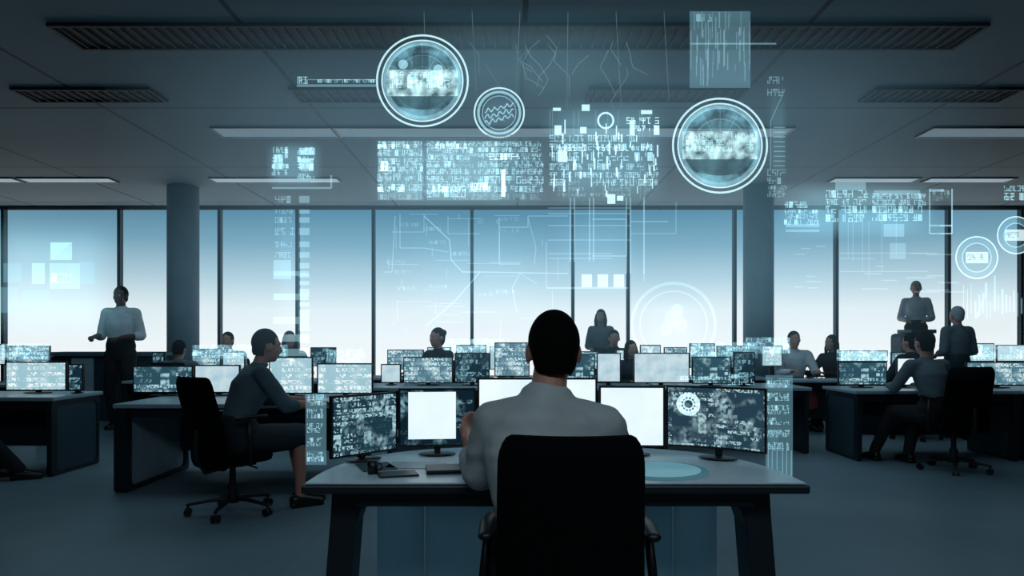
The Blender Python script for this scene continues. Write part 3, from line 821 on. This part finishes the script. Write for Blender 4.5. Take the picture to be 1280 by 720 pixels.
# central man, typing, seen from behind
MX, MY = .105, 2.03
person('man in pale grey shirt with short black hair seated at the foreground desk', MX, MY, 0, s=1.0, vox=.0065,
       J=dict(che=(-.01, .07, .86), nek=(.0, .115, 1.035), hed=(.02, .155, 1.165), wai=(0, .02, .66),
              shoL=(-.155, .10, .955), shoR=(.165, .10, .945),
              elbL=(-.20, .17, .795), elbR=(.235, .24, .79), wriL=(-.245, .37, .82), wriR=(.15, .46, .795)),
       hp=-.05, hy=.05, ht=.0, handn={'L': (-1, .3, 0), 'R': (0, 0, 1)}, grip={'L': (-.275, .42, .93), 'R': (.12, .62, .775)}, fold=.011, curl=.6)
office_chair(.155, 2.02, -.03, 'black swivel chair with tall rounded back in the foreground, under the central man', w=.198, back_z=(.40, .965), lean=.02)
# left worker
person('grey-shirted worker with dark cropped hair and bare calves seated at the left desk', -1.90, 5.02, R(-56), s=1.0, vox=.009, top='shirt_teal', bottom='navy', hair='hair_brown', female=True, skirt=True,
       J=dict(che=(0, .07, .86), nek=(.0, .13, 1.01), hed=(.0, .19, 1.155), elbL=(-.22, .24, .76), elbR=(.22, .26, .74), wriL=(-.13, .48, .755), wriR=(.14, .50, .75),
              kneR=(.09, .40, .50), kneL=(-.09, .40, .50), ankR=(.08, .40, .085), ankL=(-.06, .46, .085)), hp=-.12, sleeve='rolled')
office_chair(-1.94, 5.0, R(-38), 'black swivel chair with five-star base under the left worker', w=.235, back_z=(.33, .96), lean=.10)
# right worker
person('dark-haired worker in grey shirt seated at the right desk, back to camera', 3.95, 6.72, R(8), s=1.0, vox=.010, top='shirt_grey', bottom='cloth_dark', hair='hair', female=True,
       J=dict(che=(-.02, .04, .86), nek=(-.03, .09, 1.01), hed=(-.03, .11, 1.17), elbL=(-.27, .2, .74), wriL=(-.16, .42, .755), kneL=(-.16, .38, .50), ankL=(-.26, .52, .085), ankR=(-.02, .34, .085)))
office_chair(4.06, 6.62, R(6), 'black swivel chair with wide square back on the right, under the grey-shirted worker', w=.24, back_z=(.38, .965), lean=.04)
# standing man
person('dark-skinned man in white shirt and black trousers standing behind the left desks', ax(151, 9.72), 9.72, PI, pose='stand', s=1.11, skin='skin_dark', top='shirt_white', hair='hair', vox=.011,
       J=dict(kneL=(-.10, .03, .49), kneR=(.12, .02, .49), ankL=(-.13, .0, .085), ankR=(.10, -.04, .085), elbL=(-.24, -.02, 1.13), elbR=(.25, -.03, 1.13), wriL=(-.12, .2, 1.11), wriR=(.21, .19, 1.12)), sleeve='rolled', curl=.8)
# worker off the left edge
person('seated worker at the left edge desk, mostly cut off, black trousers and shoes visible', -5.0, 5.95, R(-65), s=1.0, vox=.011, J=dict(kneR=(.12, .44, .52), ankR=(.12, .80, .085), kneL=(-.1, .44, .5), ankL=(-.1, .60, .085)))
office_chair(-5.02, 5.92, R(-65), 'black swivel chair at the left edge desk, mostly outside the frame')
cg = 'black swivel office chairs'
def seated(label, px, Y, rz=0, chair=None, **k):
    p_ = person(label, ax(px, Y), Y, rz, vox=.014, shape_face=abs(rz) > 1.5, **k)
    office_chair(ax(px, Y), Y, rz, chair, group=cg)
    return p_
seated('black-haired man in grey shirt seated in front of the left column', 222, 8.35, 0, 'black swivel chair under the man in front of the left column', s=.93, top='shirt_grey', hp=-.25)
seated('pale figure seated behind the small monitors right of the left column', 286, 9.9, PI, 'black swivel chair behind the desk right of the left column', s=1.02, top='shirt_white', hair='hair_brown')
seated('woman with long dark hair seated just right of the left worker\'s head', 361, 9.9, PI+.5, 'black swivel chair of the long-haired woman behind the left worker', s=1.03, top='navy', hair='hair_brown', hairstyle='long', female=True)
seated('woman in dark jacket with bun leaning over behind the middle row monitors', 550, 8.75, PI-.7, 'black swivel chair behind the middle row, left of the central man', s=1.05, top='navy', hair='hair_brown', hairstyle='bun', female=True)
seated('black-haired person in dark top seated at the window right of the central man', 767, 10.6, PI, 'black swivel chair at the window right of the central man', s=1.05, top='navy')
seated('long dark-haired person seated between the two white monitors of the middle row', 787, 8.45+.4, PI+.3, 'black swivel chair behind the white monitors of the middle row', s=.93, top='navy', hairstyle='long', female=True)
seated('person in bright white shirt seated just right of the right column', 991, 9.95, PI, 'black swivel chair right of the right column', s=1.03, top='shirt_white')
seated('woman in dark clothes with long hair seated sideways left of the right desk', 1042, 10.05, R(115), 'black swivel chair of the woman in dark clothes beside the small far table', s=.99, top='cloth_dark', hairstyle='long', hair='hair_brown', female=True)
seated('dark-haired person seated behind the narrow white monitor on the right', 1142, 8.75, R(25), 'black swivel chair behind the right desk', s=1.0, top='navy', hair='hair')
person('woman in grey top standing by the windows right of the central man', ax(751, 11.3), 11.3, PI-.3, pose='stand', s=.97, top='shirt_grey', hair='hair_brown', hairstyle='long', female=True, vox=.014)
person('grey-haired figure in grey jacket standing behind the right worker', ax(1187, 9.0), 8.85, R(10), pose='stand', s=.93, top='shirt_grey', bottom='navy', hair='hair_grey', vox=.014)
t = MB().box(-.5, .5, -.45, .45, .002, .38).build('riser_platform', M['desk_side'], bevel=.01); t.location = (ax(1143, 12.0), 12.0, 0)
tag(t, 'low grey platform by the right windows under the tall standing woman', 'platform')
person('person in pale top and dark skirt standing on a platform at the right windows', ax(1145, 12.0), 12.0, PI-.5, pose='stand', s=1.04, z=.38, top='shirt_white', bottom='cloth_dark', hair='hair_grey', female=True, skirt=True, vox=.014)  # grey hair colour lightens the figure to imitate haze
t = thing('handbag', 'dull red handbag hanging beside the small far table', 'handbag', (ax(1012, 9.2), 9.2, .35))
MB().loft([(0, 0, 0), (0, 0, .12), (0, 0, .2)], [.12, .11, .08], [.05, .045, .03]).build('bag_body', M['red'], t, smooth=True)
MB().tube([(-.06, 0, .2), (-.05, 0, .32), (0, 0, .37), (.05, 0, .32), (.06, 0, .2)], .008).build('strap', M['red'], t, smooth=True)
# teal display box in front of the platform
t = thing('display_cabinet', 'teal boxy cabinet in front of the woman on the platform', 'cabinet', (ax(1140, 11.1), 11.1, 0))
MB().box(-.25, .25, -.2, .2, .002, 1.3).build('body', M['frost'], t, bevel=.06)
MB().box(-.12, .26, -.21, .21, 1.302, 1.36).build('lid', M['desk_side'], t, bevel=.01)

# ------------------------------------------------------------------ holograms
rnd = random.Random(7)
HY = 4.8
def U(px, Y=HY): return px/F*Y          # pixels to metres at depth Y
class H:
    """a hologram floating at depth Y; its parts are drawn with pixel sizes around its centre"""
    def __init__(s, px, py, Y, label, cat='hologram', name='hologram_display', group=None):
        s.Y = Y; s.px = px; s.py = py; s.k = Y/F
        s.t = thing(name, label, cat, at(px, py, Y), group=group); s.n = 0
    def part(s, name, mb, mat, dy=0, parent=None):
        mb.v = [Vector(((v.x)*s.k, v.y*s.k+dy, v.z*s.k)) for v in mb.v]
        s.n += 1
        o = mb.build(name, G[mat], parent or s.t)
        if name in ('glyphs', 'text_rows', 'band_glyphs', 'sparks', 'tile_glyphs', 'bright_words', 'bright_marks', 'small_text', 'ruler_text', 'symbols', 'script', 'plate_text', 'thin_lines'): o['kind'] = 'stuff'
        return o
def parts(h, name, mb, mat, dy=0):
    n = len(mb.v)//len(mb.f)
    for i in range(len(mb.f)):
        m = MB(); m.v = mb.v[n*i:n*i+n]; m.f = [tuple(range(n))]
        h.part(name, m, mat, dy)
def glyph(mb, x, z, w, h):
    t = min(w, h)*.2
    v = [(x, z-h/2, z), (x, z-h, z-h/2), (x+w-t, z-h/2, z), (x+w-t, z-h, z-h/2), (x+w/2-t/2, z-h, z)]
    hz = [z-t, z-h/2-t/2, z-h]
    for a, lo, hi in v:
        if rnd.random() < .5: mb.quad(a, a+t, lo, hi)
    for q in hz:
        if rnd.random() < .5: mb.quad(x if rnd.random() < .8 else x+w*.4, x+w, q, q+t)
    if rnd.random() < .12: mb.quad(x, x+w, z-h, z)
def text(mb, x0, x1, z, h, fill=.85):
    x = x0; w = h*.62
    while x < x1:
        n = rnd.randint(2, 8)
        if rnd.random() < fill:
            for _ in range(n):
                if x+w > x1: break
                glyph(mb, x, z, w, h); x += w*1.25
        else: x += w*1.25*n
        x += w*.9
    return mb
def block(mb, x0, x1, z0, z1, h, gap=1.5, fill=.8):
    z = z1
    while z-h > z0:
        hh = h*rnd.choice((.8, 1, 1, 1.3)); text(mb, x0, x1, z, hh, fill); z -= hh*gap
    return mb

def globe(px, py, r, label, band, Y=HY):
    h = H(px, py, Y, label, name='hologram_globe', group='round hologram badges floating under the ceiling')
    h.part('outer_ring', MB().ring(0, 0, r-1.2, 2.4), 'hi')
    h.part('inner_ring', MB().ring(0, 0, r-7.5, 1.8), 'hi')
    h.part('halo', MB().ring(0, 0, r-11, 6), 'lo')
    h.part('globe', MB().disc(0, 0, r-9).ring(0, 0, r-16, 12, -.5), 'globe', .006)
    z0, z1 = band
    x = math.sqrt((r-10)**2-max(abs(z0), abs(z1))**2)
    h.part('picture_band', MB().quad(-x, x, z0, z1), 'band', .003)
    g = MB(); block(g, -x*.92, x*.92, z0+2, z1-3, 8, 1.25, .6); h.part('band_glyphs', g, 'mid', -.004)
    g = MB()
    for rr in (r*.78, r*.55, r*.3): g.ring(0, 0, rr, .8, a0=10, a1=170)
    for a in (25, 60, 90, 120, 155): g.line([(0, 0), (r*.8*math.cos(R(a)), r*.8*math.sin(R(a)))], .6)
    h.part('grid_lines', g, 'lo', -.002)
    h.part('lower_shade', MB().add([(x*math.cos(R(a)), 0, z0+.0+(r*.62+z0)*math.sin(R(a))) for a in range(180, 361, 10)], [tuple(range(19))]), 'dark', .002)
    return h
g1 = globe(528, 101, 58, 'large round hologram globe with glowing picture band, upper left of centre', (-19, 14))
parts(g1, 'bright_blob', MB().disc(16, 2, 11).disc(20, 14, 6).disc(-12, 3, 7).disc(-24, 20, 6), 'mid', -.006)
g1.part('dark_tile', MB().quad(-12, 8, 14, 34), 'dark', -.008)
globe(900, 182, 60, 'large round hologram globe with pale text band, above the right column', (-17, 18))
h = H(624, 141, HY, 'small round hologram badge with scribbled script, right of the large left globe', name='hologram_emblem', group='round hologram badges floating under the ceiling')
h.part('outer_ring', MB().ring(0, 0, 31, 2), 'hi'); h.part('inner_ring', MB().ring(0, 0, 26, 3), 'mid')
g = MB().ring(0, 0, 21, .8)
for q in range(3):
    pts = [(x, 6-q*7+4*math.sin(x*.8+q)*rnd.uniform(.4, 1)+x*.25) for x in range(-18, 19, 2)]; g.line(pts, 1.4)
h.part('script', g, 'mid'); h.part('disc', MB().disc(0, 0, 30), 'fog', .004)
def badge(px, py, r, label, Y=6.5):
    h = H(px, py, Y, label, name='hologram_emblem', group='round hologram badges floating under the ceiling')
    h.part('outer_ring', MB().ring(0, 0, r-1, 1.5), 'hi'); h.part('thick_ring', MB().ring(0, 0, r-5, 6), 'fog2'); h.part('inner_ring', MB().ring(0, 0, r-9, 1.3), 'mid')
    h.part('plate', MB().quad(-14, 14, -7, 7), 'white', -.003)
    g = MB(); text(g, -12, 12, 4, 7, 1); h.part('plate_text', g, 'dark', -.006)
    h.part('disc', MB().disc(0, 0, r), 'fog', .004)
badge(1221, 322, 27, 'round hologram badge with white plate, in front of the right windows')
badge(1270, 294, 24, 'round hologram badge cut by the right edge, highest at the right')
h = H(842, 406, 11.9, 'very large faint white hologram circle low against the windows', name='hologram_emblem', group='round hologram badges floating under the ceiling')
h.part('outer_ring', MB().ring(0, 0, 52, 4), 'line'); h.part('inner_ring', MB().ring(0, 0, 42, 2), 'line'); h.part('disc', MB().disc(0, 0, 50), 'fog', .01)
parts(h, 'figure', MB().disc(0, 8, 11).disc(8, 0, 9).disc(-9, -6, 8).disc(4, 18, 8), 'line', -.01)

h = H(690, 225, 4.95, 'wide glowing sheet painted as soft haze hanging over the middle of the hall', name='painted_haze')
h.part('haze', MB().quad(-560, 560, -250, 218), 'wide_haze_paint')  # added emissive sheet, lifts the dark tones behind it
# rectangular sheet at the top
h = H(900, 62, HY, 'tall translucent hologram sheet of fine vertical lines at the top', group='hologram data panels')
h.part('sheet', MB().quad(-38, 38, -48, 48), 'fog2')
g = MB()
for q in range(46):
    x = rnd.uniform(-37, 37); z = rnd.uniform(-46, 30); g.quad(x, x+rnd.uniform(.6, 1.8), z, min(47, z+rnd.uniform(8, 50)))
h.part('vertical_lines', g, 'line', -.003)
g = MB(); block(g, -30, 30, 8, 44, 9, 1.6, .35); block(g, -20, 12, -20, 5, 9, 1.5, .5); g.quad(-37, 38, 6, 8).quad(38, 70, 6, 8)
h.part('glyphs', g, 'lo', -.005)
# text wall
h = H(560, 214, HY, 'wide hologram block of glowing text rows above the windows, left of centre', group='hologram data panels')
h.part('backing', MB().quad(-100, 130, -46, 46), 'fogb')
h.part('plate', MB().quad(-88, -32, -36, 38), 'line', .004)
h.part('plate', MB().quad(-27, 62, -36, 38), 'line', .004)
g = MB(); block(g, -88, -30, -34, 37, 7.5, 1.4, .97); block(g, -26, 34, -34, 37, 7, 1.35, .97); block(g, 38, 120, -34, 37, 7, 1.35, .97); h.part('text_rows', g, 'mid', -.004)
g = MB(); block(g, -86, 120, -36, 36, 5, 1.5, .9); h.part('text_rows', g, 'lo', .03)
g = MB()
for x, z, w, hh in ((-88, 30, 42, 5), (-84, 2, 10, 12), (-16, 30, 40, 6), (30, -22, 22, 9), (52, 16, 36, 8), (66, -30, 10, 34), (-88, -24, 36, 6), (-20, -24, 60, 7)):
    z -= 2; text(g, x, x+w, z+hh, hh, 1)
    for _ in range(3): xx = x+rnd.uniform(0, w*.8); g.quad(xx, xx+rnd.uniform(1, 3.5), z, z+hh)
h.part('bright_words', g, 'hi', -.006)
# circuit block
h = H(757, 193, HY, 'bright hologram circuit diagram block left of the right globe', group='hologram data panels')
h.part('backing', MB().quad(-82, 80, -66, 70), 'fogb')
g = MB(); block(g, -70, 66, -46, 24, 8, 1.35, .9); h.part('text_rows', g, 'mid', -.004)
g = MB(); block(g, -60, 60, -54, -30, 5, 1.5, .6); h.part('text_rows', g, 'lo', .03)
g = MB()
for _ in range(60):
    x = rnd.uniform(-68, 64); z = rnd.uniform(-54, 26); g.quad(x, x+rnd.uniform(.8, 2), z, z+rnd.uniform(5, 18))
for x, z, w, hh in ((-66, 54, 10, 4), (-64, 24, 9, 12), (-30, 54, 10, 8), (-32, 26, 8, 8), (30, 24, 5, 18), (60, 24, 7, 12), (44, 50, 14, 5), (-60, -10, 12, 14), (2, -62, 10, 12), (14, -58, 8, 6)): g.quad(x, x+w, z, z+hh)
text(g, 26, 68, 46, 8, 1); text(g, 34, 68, 36, 7, 1); text(g, -60, 60, 12, 8, .9)
h.part('bright_marks', g, 'hi', -.006)
h.part('small_ring', MB().ring(0, 42, 9.5, 2.4, n=32), 'hi', -.006)
g = MB()
for q in range(20): x = -70+rnd.random()*130; g.line([(x, 20), (x, 55)] if q % 2 else [(x, -55), (x, -10)], .7)
h.part('thin_lines', g, 'line', -.002)
# icons block upper left
h = H(368, 206, HY, 'small hologram icon block with four bright tiles, left of the text wall', group='hologram data panels')
h.part('backing', MB().quad(-36, 36, -30, 30), 'fogb')
g = MB(); block(g, -28, -4, -22, 22, 7, 1.3, 1); block(g, 4, 28, -22, 22, 7, 1.3, 1); h.part('glyphs', g, 'mid', -.003)
parts(h, 'tile', MB().quad(-26, -14, -6, 12).quad(6, 24, -6, 8).quad(6, 26, 12, 21).quad(-12, -8, 8, 20), 'mid', -.005)
# bar
h = H(421, 102, HY, 'thin horizontal hologram ruler left of the large left globe', group='hologram data panels')
parts(h, 'ruler_bar', MB().quad(-50, 50, -6.5, -3.5).quad(-44, 50, 2, 3), 'lo')
g = MB(); text(g, -49, -30, 6, 9, 1); text(g, -24, 48, 2.5, 4, 1); h.part('ruler_text', g, 'mid', -.003)
# vertical column of blocks
h = H(368, 345, 6.8, 'tall hologram column of stacked white bars against the left windows', group='hologram data panels')
h.part('backing', MB().quad(-28, 20, -110, 105), 'fog')
g = MB(); BR = MB(); z = 100
while z > -100:
    hh = rnd.choice((5, 7, 9)); BR.quad(6, 19, z-hh, z)
    if z > 20: text(g, -24, 2, z, hh, .9)
    z -= hh*1.9
BR.quad(-26, 18, -30, -22).quad(-26, 18, 0, 6).quad(-26, -4, -4, 20)
for zz in (-60, -82, -100): BR.quad(-26, 18, zz, zz+9)
parts(h, 'bar', BR, 'lo', -.004)
h.part('row_labels', g, 'lo', -.004)['kind'] = 'stuff'
h.part('corner_bracket', MB().line([(-28, 110), (46, 110), (46, 126)], 2.5).line([(20, 118), (46, 118)], 1), 'lo')
# lower little column of glyphs beside the left worker
h = H(396, 535, 4.4, 'hologram column of glyph tiles hanging beside the left worker\'s knee', group='hologram data panels')
h.part('backing', MB().quad(-14, 12, -46, 42), 'fog2')
g = MB(); 
for q in range(5): block(g, -12, 10, -44+q*18, -30+q*18, 5.5, 1.1, 1)
h.part('glyphs', g, 'mid', -.003)
# thin column on the right
h = H(971, 172, HY, 'narrow hologram column of symbols right of the right globe', group='hologram data panels')
h.part('backing', MB().quad(-14, 16, -80, 82), 'fog')
g = MB(); block(g, -12, 12, 20, 76, 9, 1.7, .6); block(g, -12, 14, -78, -40, 6, 1.3, .9); g.line([(-8, -40), (-8, 20), (10, 60)], .8)
for q in range(9): g.quad(-4, 10, -36+q*6, -34.8+q*6)
h.part('symbols', g, 'lo', -.003)
# right hand text
h = H(1090, 262, 6.5, 'hologram text band across the window head at the right', group='hologram data panels')
h.part('backing', MB().quad(-125, 85, -38, 36), 'fogb')
g = MB(); block(g, -58, -4, -14, 24, 7, 1.2, .98); block(g, 0, 68, -14, 20, 6.5, 1.2, .98); block(g, -110, -64, -26, 10, 6, 1.3, .95); h.part('text_rows', g, 'mid', -.004)
parts(h, 'bar', MB().quad(-108, -66, -22, -18).quad(-108, -66, -28, -25).quad(-46, -8, 24, 34).quad(2, 60, 18, 24).quad(14, 40, -34, -18), 'lo', -.004)
g = MB()
for x in (-30, -24, -12, -4, 12, 30): g.line([(x, -14), (x, -90+abs(x))], .8)
for z in (-55, -62, -78): g.quad(-40, rnd.uniform(0, 90), z, z+1.2)
g.quad(22, 42, -62, -42)
for q in range(12): x = rnd.uniform(-46, 90); z = rnd.uniform(-110, -40); g.quad(x, x+rnd.uniform(8, 40), z, z+1.4)
for q in range(8): x = rnd.uniform(-100, -62); z = rnd.uniform(-120, -40); g.quad(x, x+12, z, z+1.2)
h.part('thin_lines', g, 'line', -.003)
h = H(1176, 264, 6.5, 'upright hologram bracket with three marks left of the right badges', group='hologram data panels')
h.part('bracket', MB().line([(-14, 28), (-14, -28), (14, -28), (14, 28)], 1.6).line([(-14, 26), (4, 26)], 3).line([(-14, -18), (14, -18)], 2), 'mid')
g = MB(); block(g, -10, 12, 8, 26, 7, 1.3, .9); h.part('glyphs', g, 'lo')
h = H(1268, 244, 6.5, 'small hologram text chip at the upper right edge', group='hologram data panels')
g = MB(); block(g, -13, 14, -12, 12, 7, 1.3, 1); h.part('glyphs', g, 'mid')
# network drawing on the windows
h = H(590, 330, 9.3, 'faint branching hologram line network across the central windows', group='hologram line drawings')
g = MB()
g.line([(-60, 60), (-28, 30), (-26, 5), (-12, -10), (10, -10), (-20, -45), (-58, -78)], 1.6).line([(10, -10), (120, -12)], 1.5)
g.line([(-90, 62), (-90, 20), (-60, 20), (-30, 15)], 1).line([(-100, 40), (-60, 40), (-60, 62)], .8).line([(-110, -10), (-100, -10), (-96, 60)], 1).line([(-30, 60), (-30, 38), (10, 38)], .8)
g.line([(34, 58), (34, 0), (60, 0)], 1.2).line([(34, 46), (70, 46), (70, 60), (120, 60)], 1).line([(70, 58), (80, 20), (78, 0)], .8).line([(60, -12), (50, -30), (56, -60)], 1).line([(60, -12), (80, -24)], .8)
for q in range(34):
    x = rnd.uniform(-115, 120); z = rnd.uniform(-80, 66); w = rnd.uniform(10, 50)
    g.line([(x, z), (min(x+w, 125), z)] if q % 2 else [(x, z), (x, z-w*.7)], .6)
h.part('lines', g, 'lo')
g = MB(); 
for q in range(14): x = rnd.uniform(-110, 90); text(g, x, x+26, rnd.uniform(-40, 66), 4.5, .9)
h.part('small_text', g, 'line', -.004)
h.part('haze', MB().quad(-120, 125, -85, 68), 'fog', .01)  # flat glowing sheet painted as haze around the network
# frames
h = H(745, 322, 9.3, 'nested rectangular hologram frames against the windows right of centre', group='hologram line drawings')
g = MB()
for x in (-32, -27, -8, -3, 38, 43, 60): g.line([(x, 75), (x, -5 if x < 0 else -20)], 1.8)
for z in (62, 55, 40, 22, 5, -1): g.line([(-60, z), (44 if z > 10 else 20, z)], 1)
g.line([(-5, 48), (38, 48), (38, 2), (-5, 2)], 1.4).line([(-62, -38), (40, -38)], 2).line([(60, 75), (60, -30)], 1).line([(-62, 20), (-62, -38)], 1)
g.line([(44, 45), (90, 45)], 1.2).line([(44, 30), (100, 30), (100, 70)], .8)
h.part('frames', g, 'lo')
h.part('haze', MB().quad(-64, 62, -60, 72), 'fog', .01)  # glow behind the frames, haze imitated by emission
h = H(755, 351, 9.2, 'row of three small white hologram squares under the nested frames', group='hologram line drawings')
for x in (-22, -2, 18): h.part('square', MB().quad(x-6, x+7, -8, 8), 'white')
# picture tiles at left
h = H(92, 333, 9.0, 'cluster of bright hologram picture tiles left of the standing man', group='hologram data panels')
h.part('backing', MB().quad(-110, 60, -95, 60), 'fogb')  # wide sheet painting pale haze around the tiles
parts(h, 'bright_tile', MB().quad(-29, -2, 8, 30).quad(-30, 8, -28, 4).quad(-52, -36, -22, 4), 'mid')
g = MB(); block(g, -28, 6, -24, 2, 9, 1.2, .9); block(g, -26, 4, 8, 28, 9, 1.2, .8); h.part('tile_glyphs', g, 'mid', -.003)
parts(h, 'dim_tile', MB().quad(8, 26, -22, 6).quad(-88, -66, -20, 4).quad(-92, -70, -58, -26).quad(-64, -30, -56, -30), 'fog2', .003)
# bars at right
h = H(1240, 378, 9.0, 'row of faint vertical hologram bars under the right badge', group='hologram line drawings')
g = MB()
for q in range(16):
    x = -36+q*4.8; z = rnd.uniform(-26, -10); g.quad(x, x+rnd.uniform(.8, 2.4), z, z+rnd.uniform(18, 48))
g.line([(-20, -20), (-8, 10)], 2).line([(-8, 10), (-8, 24)], 2)
h.part('bars', g, 'lo')['kind'] = 'stuff'; h.part('haze', MB().quad(-40, 40, -30, 36), 'fog', .01)  # haze behind the bars is an emissive sheet
# faint curves under the ceiling
h = H(690, 75, 4.95, 'faint curving hologram lines drifting below the ceiling between the globes', group='hologram line drawings')
g = MB()
for q in range(15):
    x = rnd.uniform(-150, 120); z = rnd.uniform(-10, 50); pts = [(x, z)]
    for _ in range(rnd.randint(2, 4)): x += rnd.uniform(-14, 22); z -= rnd.uniform(8, 26); pts.append((x, z))
    g.line(pts, .8)
for q in range(6): x = -160+q*60; g.line([(x, 60), (x+rnd.uniform(-8, 8), -60)], .6)
h.part('curves', g, 'line'); h.part('haze', MB().quad(-240, 180, -60, 70), 'fog', .01)  # painted haze sheet between the globes
# sparkling strips above monitor rows
def strip(px, py, w, hh, Y, label):
    h = H(px, py, Y, label, group='glowing hologram strips hovering over the monitor rows')
    g = MB(); block(g, -w, w, -hh, hh, 4.2, 1.25, .8); h.part('glyphs', g, 'mid')
    g = MB()
    for _ in range(int(w/2.5)): x = rnd.uniform(-w, w-6); z = rnd.uniform(-hh, hh-4); g.quad(x, x+rnd.uniform(2, 7), z, z+rnd.uniform(2, 6))
    h.part('sparks', g, 'lo', -.004); h.part('haze', MB().quad(-w, w, -hh, hh), 'fog2', .004)  # glowing sheet behind the strip stands in for haze
strip(32, 440, 30, 10, 8.2, 'sparkling hologram strip above the left edge desk')
strip(300, 440, 60, 9, 8.6, 'sparkling hologram strip beside the left column foot')
strip(432, 447, 24, 10, 7.2, 'short sparkling hologram strip above the left desk\'s right end')
strip(590, 432, 46, 8, 9.0, 'sparkling hologram strip left of the central man\'s head')
strip(905, 438, 42, 10, 9.0, 'sparkling hologram strip at the foot of the right column')
strip(960, 432, 28, 10, 8.6, 'sparkling hologram strip left of the white-shirted person')
strip(1245, 440, 40, 9, 8.9, 'sparkling hologram strip above the wide right monitor')
strip(1080, 444, 34, 7, 8.9, 'sparkling hologram strip above the teal right monitor')
# tall glass data panel at the right end of the front desk
h = H(974, 535, 2.6, 'tall translucent glyph panel at the right end of the foreground desk', group='hologram data panels')
h.part('backing', MB().quad(-17, 17, -62, 66), 'fog2')
g = MB()
for q in range(6): block(g, -15, 13, -30+q*15.5, -18+q*15.5, 4.6, 1.1, .9)
h.part('glyphs', g, 'mid', -.002)
g = MB()
for x in (-14, -9, -3, 4, 9, 15): g.line([(x, -66), (x, -28)], 1)
h.part('vertical_lines', g, 'lo', -.002)
h = H(890, 478, 2.95, 'small hologram caption strip floating over the curved glyph screen', group='hologram data panels')
g = MB(); text(g, -40, 10, 8, 5, 1); block(g, 20, 54, -6, 10, 5, 1.3, .9); h.part('glyphs', g, 'mid')

# ------------------------------------------------------------------ world, lights, camera
w = bpy.data.worlds.new('sky'); sc.world = w; w.use_nodes = True
nt = w.node_tree; nt.nodes.clear()
o = nt.nodes.new('ShaderNodeOutputWorld'); bg = nt.nodes.new('ShaderNodeBackground'); tc = nt.nodes.new('ShaderNodeTexCoord')
sx = nt.nodes.new('ShaderNodeSeparateXYZ'); mr = nt.nodes.new('ShaderNodeMapRange'); cr = nt.nodes.new('ShaderNodeValToRGB')
mr.inputs[1].default_value = -.05; mr.inputs[2].default_value = .25
nt.links.new(tc.outputs['Generated'], sx.inputs[0]); nt.links.new(sx.outputs['Z'], mr.inputs[0]); nt.links.new(mr.outputs[0], cr.inputs[0])
def z01(z): return (z+.05)/.30
els = [(z01(-.05), '#ffffff'), (z01(0), '#f4fafc'), (z01(.04), '#e6f1f5'), (z01(.08), '#b4d0dc'), (z01(.125), '#7aa5ba'), (z01(.17), '#4f819b'), (z01(.24), '#2e5468')]
e = cr.color_ramp.elements
while len(e) < len(els): e.new(.5)
for i, (p, c) in enumerate(els): e[i].position = p; e[i].color = (*srgb(c), 1)
nt.links.new(cr.outputs[0], bg.inputs[0]); bg.inputs[1].default_value = 1.0; nt.links.new(bg.outputs[0], o.inputs[0])

def area(name, loc, rot, sx_, sy_, e_, c):
    l = bpy.data.lights.new(name, 'AREA'); l.shape = 'RECTANGLE'; l.size = sx_; l.size_y = sy_; l.energy = e_; l.color = c
    ob = bpy.data.objects.new(name, l); col.objects.link(ob); ob.location = loc; ob.rotation_euler = rot; return ob
area('fill_light_rear', (0.3, -.6, 3.4), (R(35), 0, 0), 4, 1.2, 50, (.68, .88, 1))  # added fill light behind the camera, no real fitting
area('fill_light_middle', (0, 7.5, 3.55), (0, 0, 0), 10, 4, 75, (.55, .84, 1))  # unseen fill light added to brighten the far rows

cam = bpy.data.cameras.new('camera'); co = bpy.data.objects.new('camera', cam); col.objects.link(co)
co.location = (0, 0, CH); co.rotation_euler = (R(90), 0, 0)
cam.sensor_width = 36; cam.lens = 36*F/1280; cam.shift_y = 65/1280; cam.clip_start = .05
sc.camera = co
sc.view_settings.view_transform = 'Standard'; sc.view_settings.look = 'None'
sc.cycles.transparent_max_bounces = 24; sc.cycles.max_bounces = 6
sc.cycles.use_denoising = True
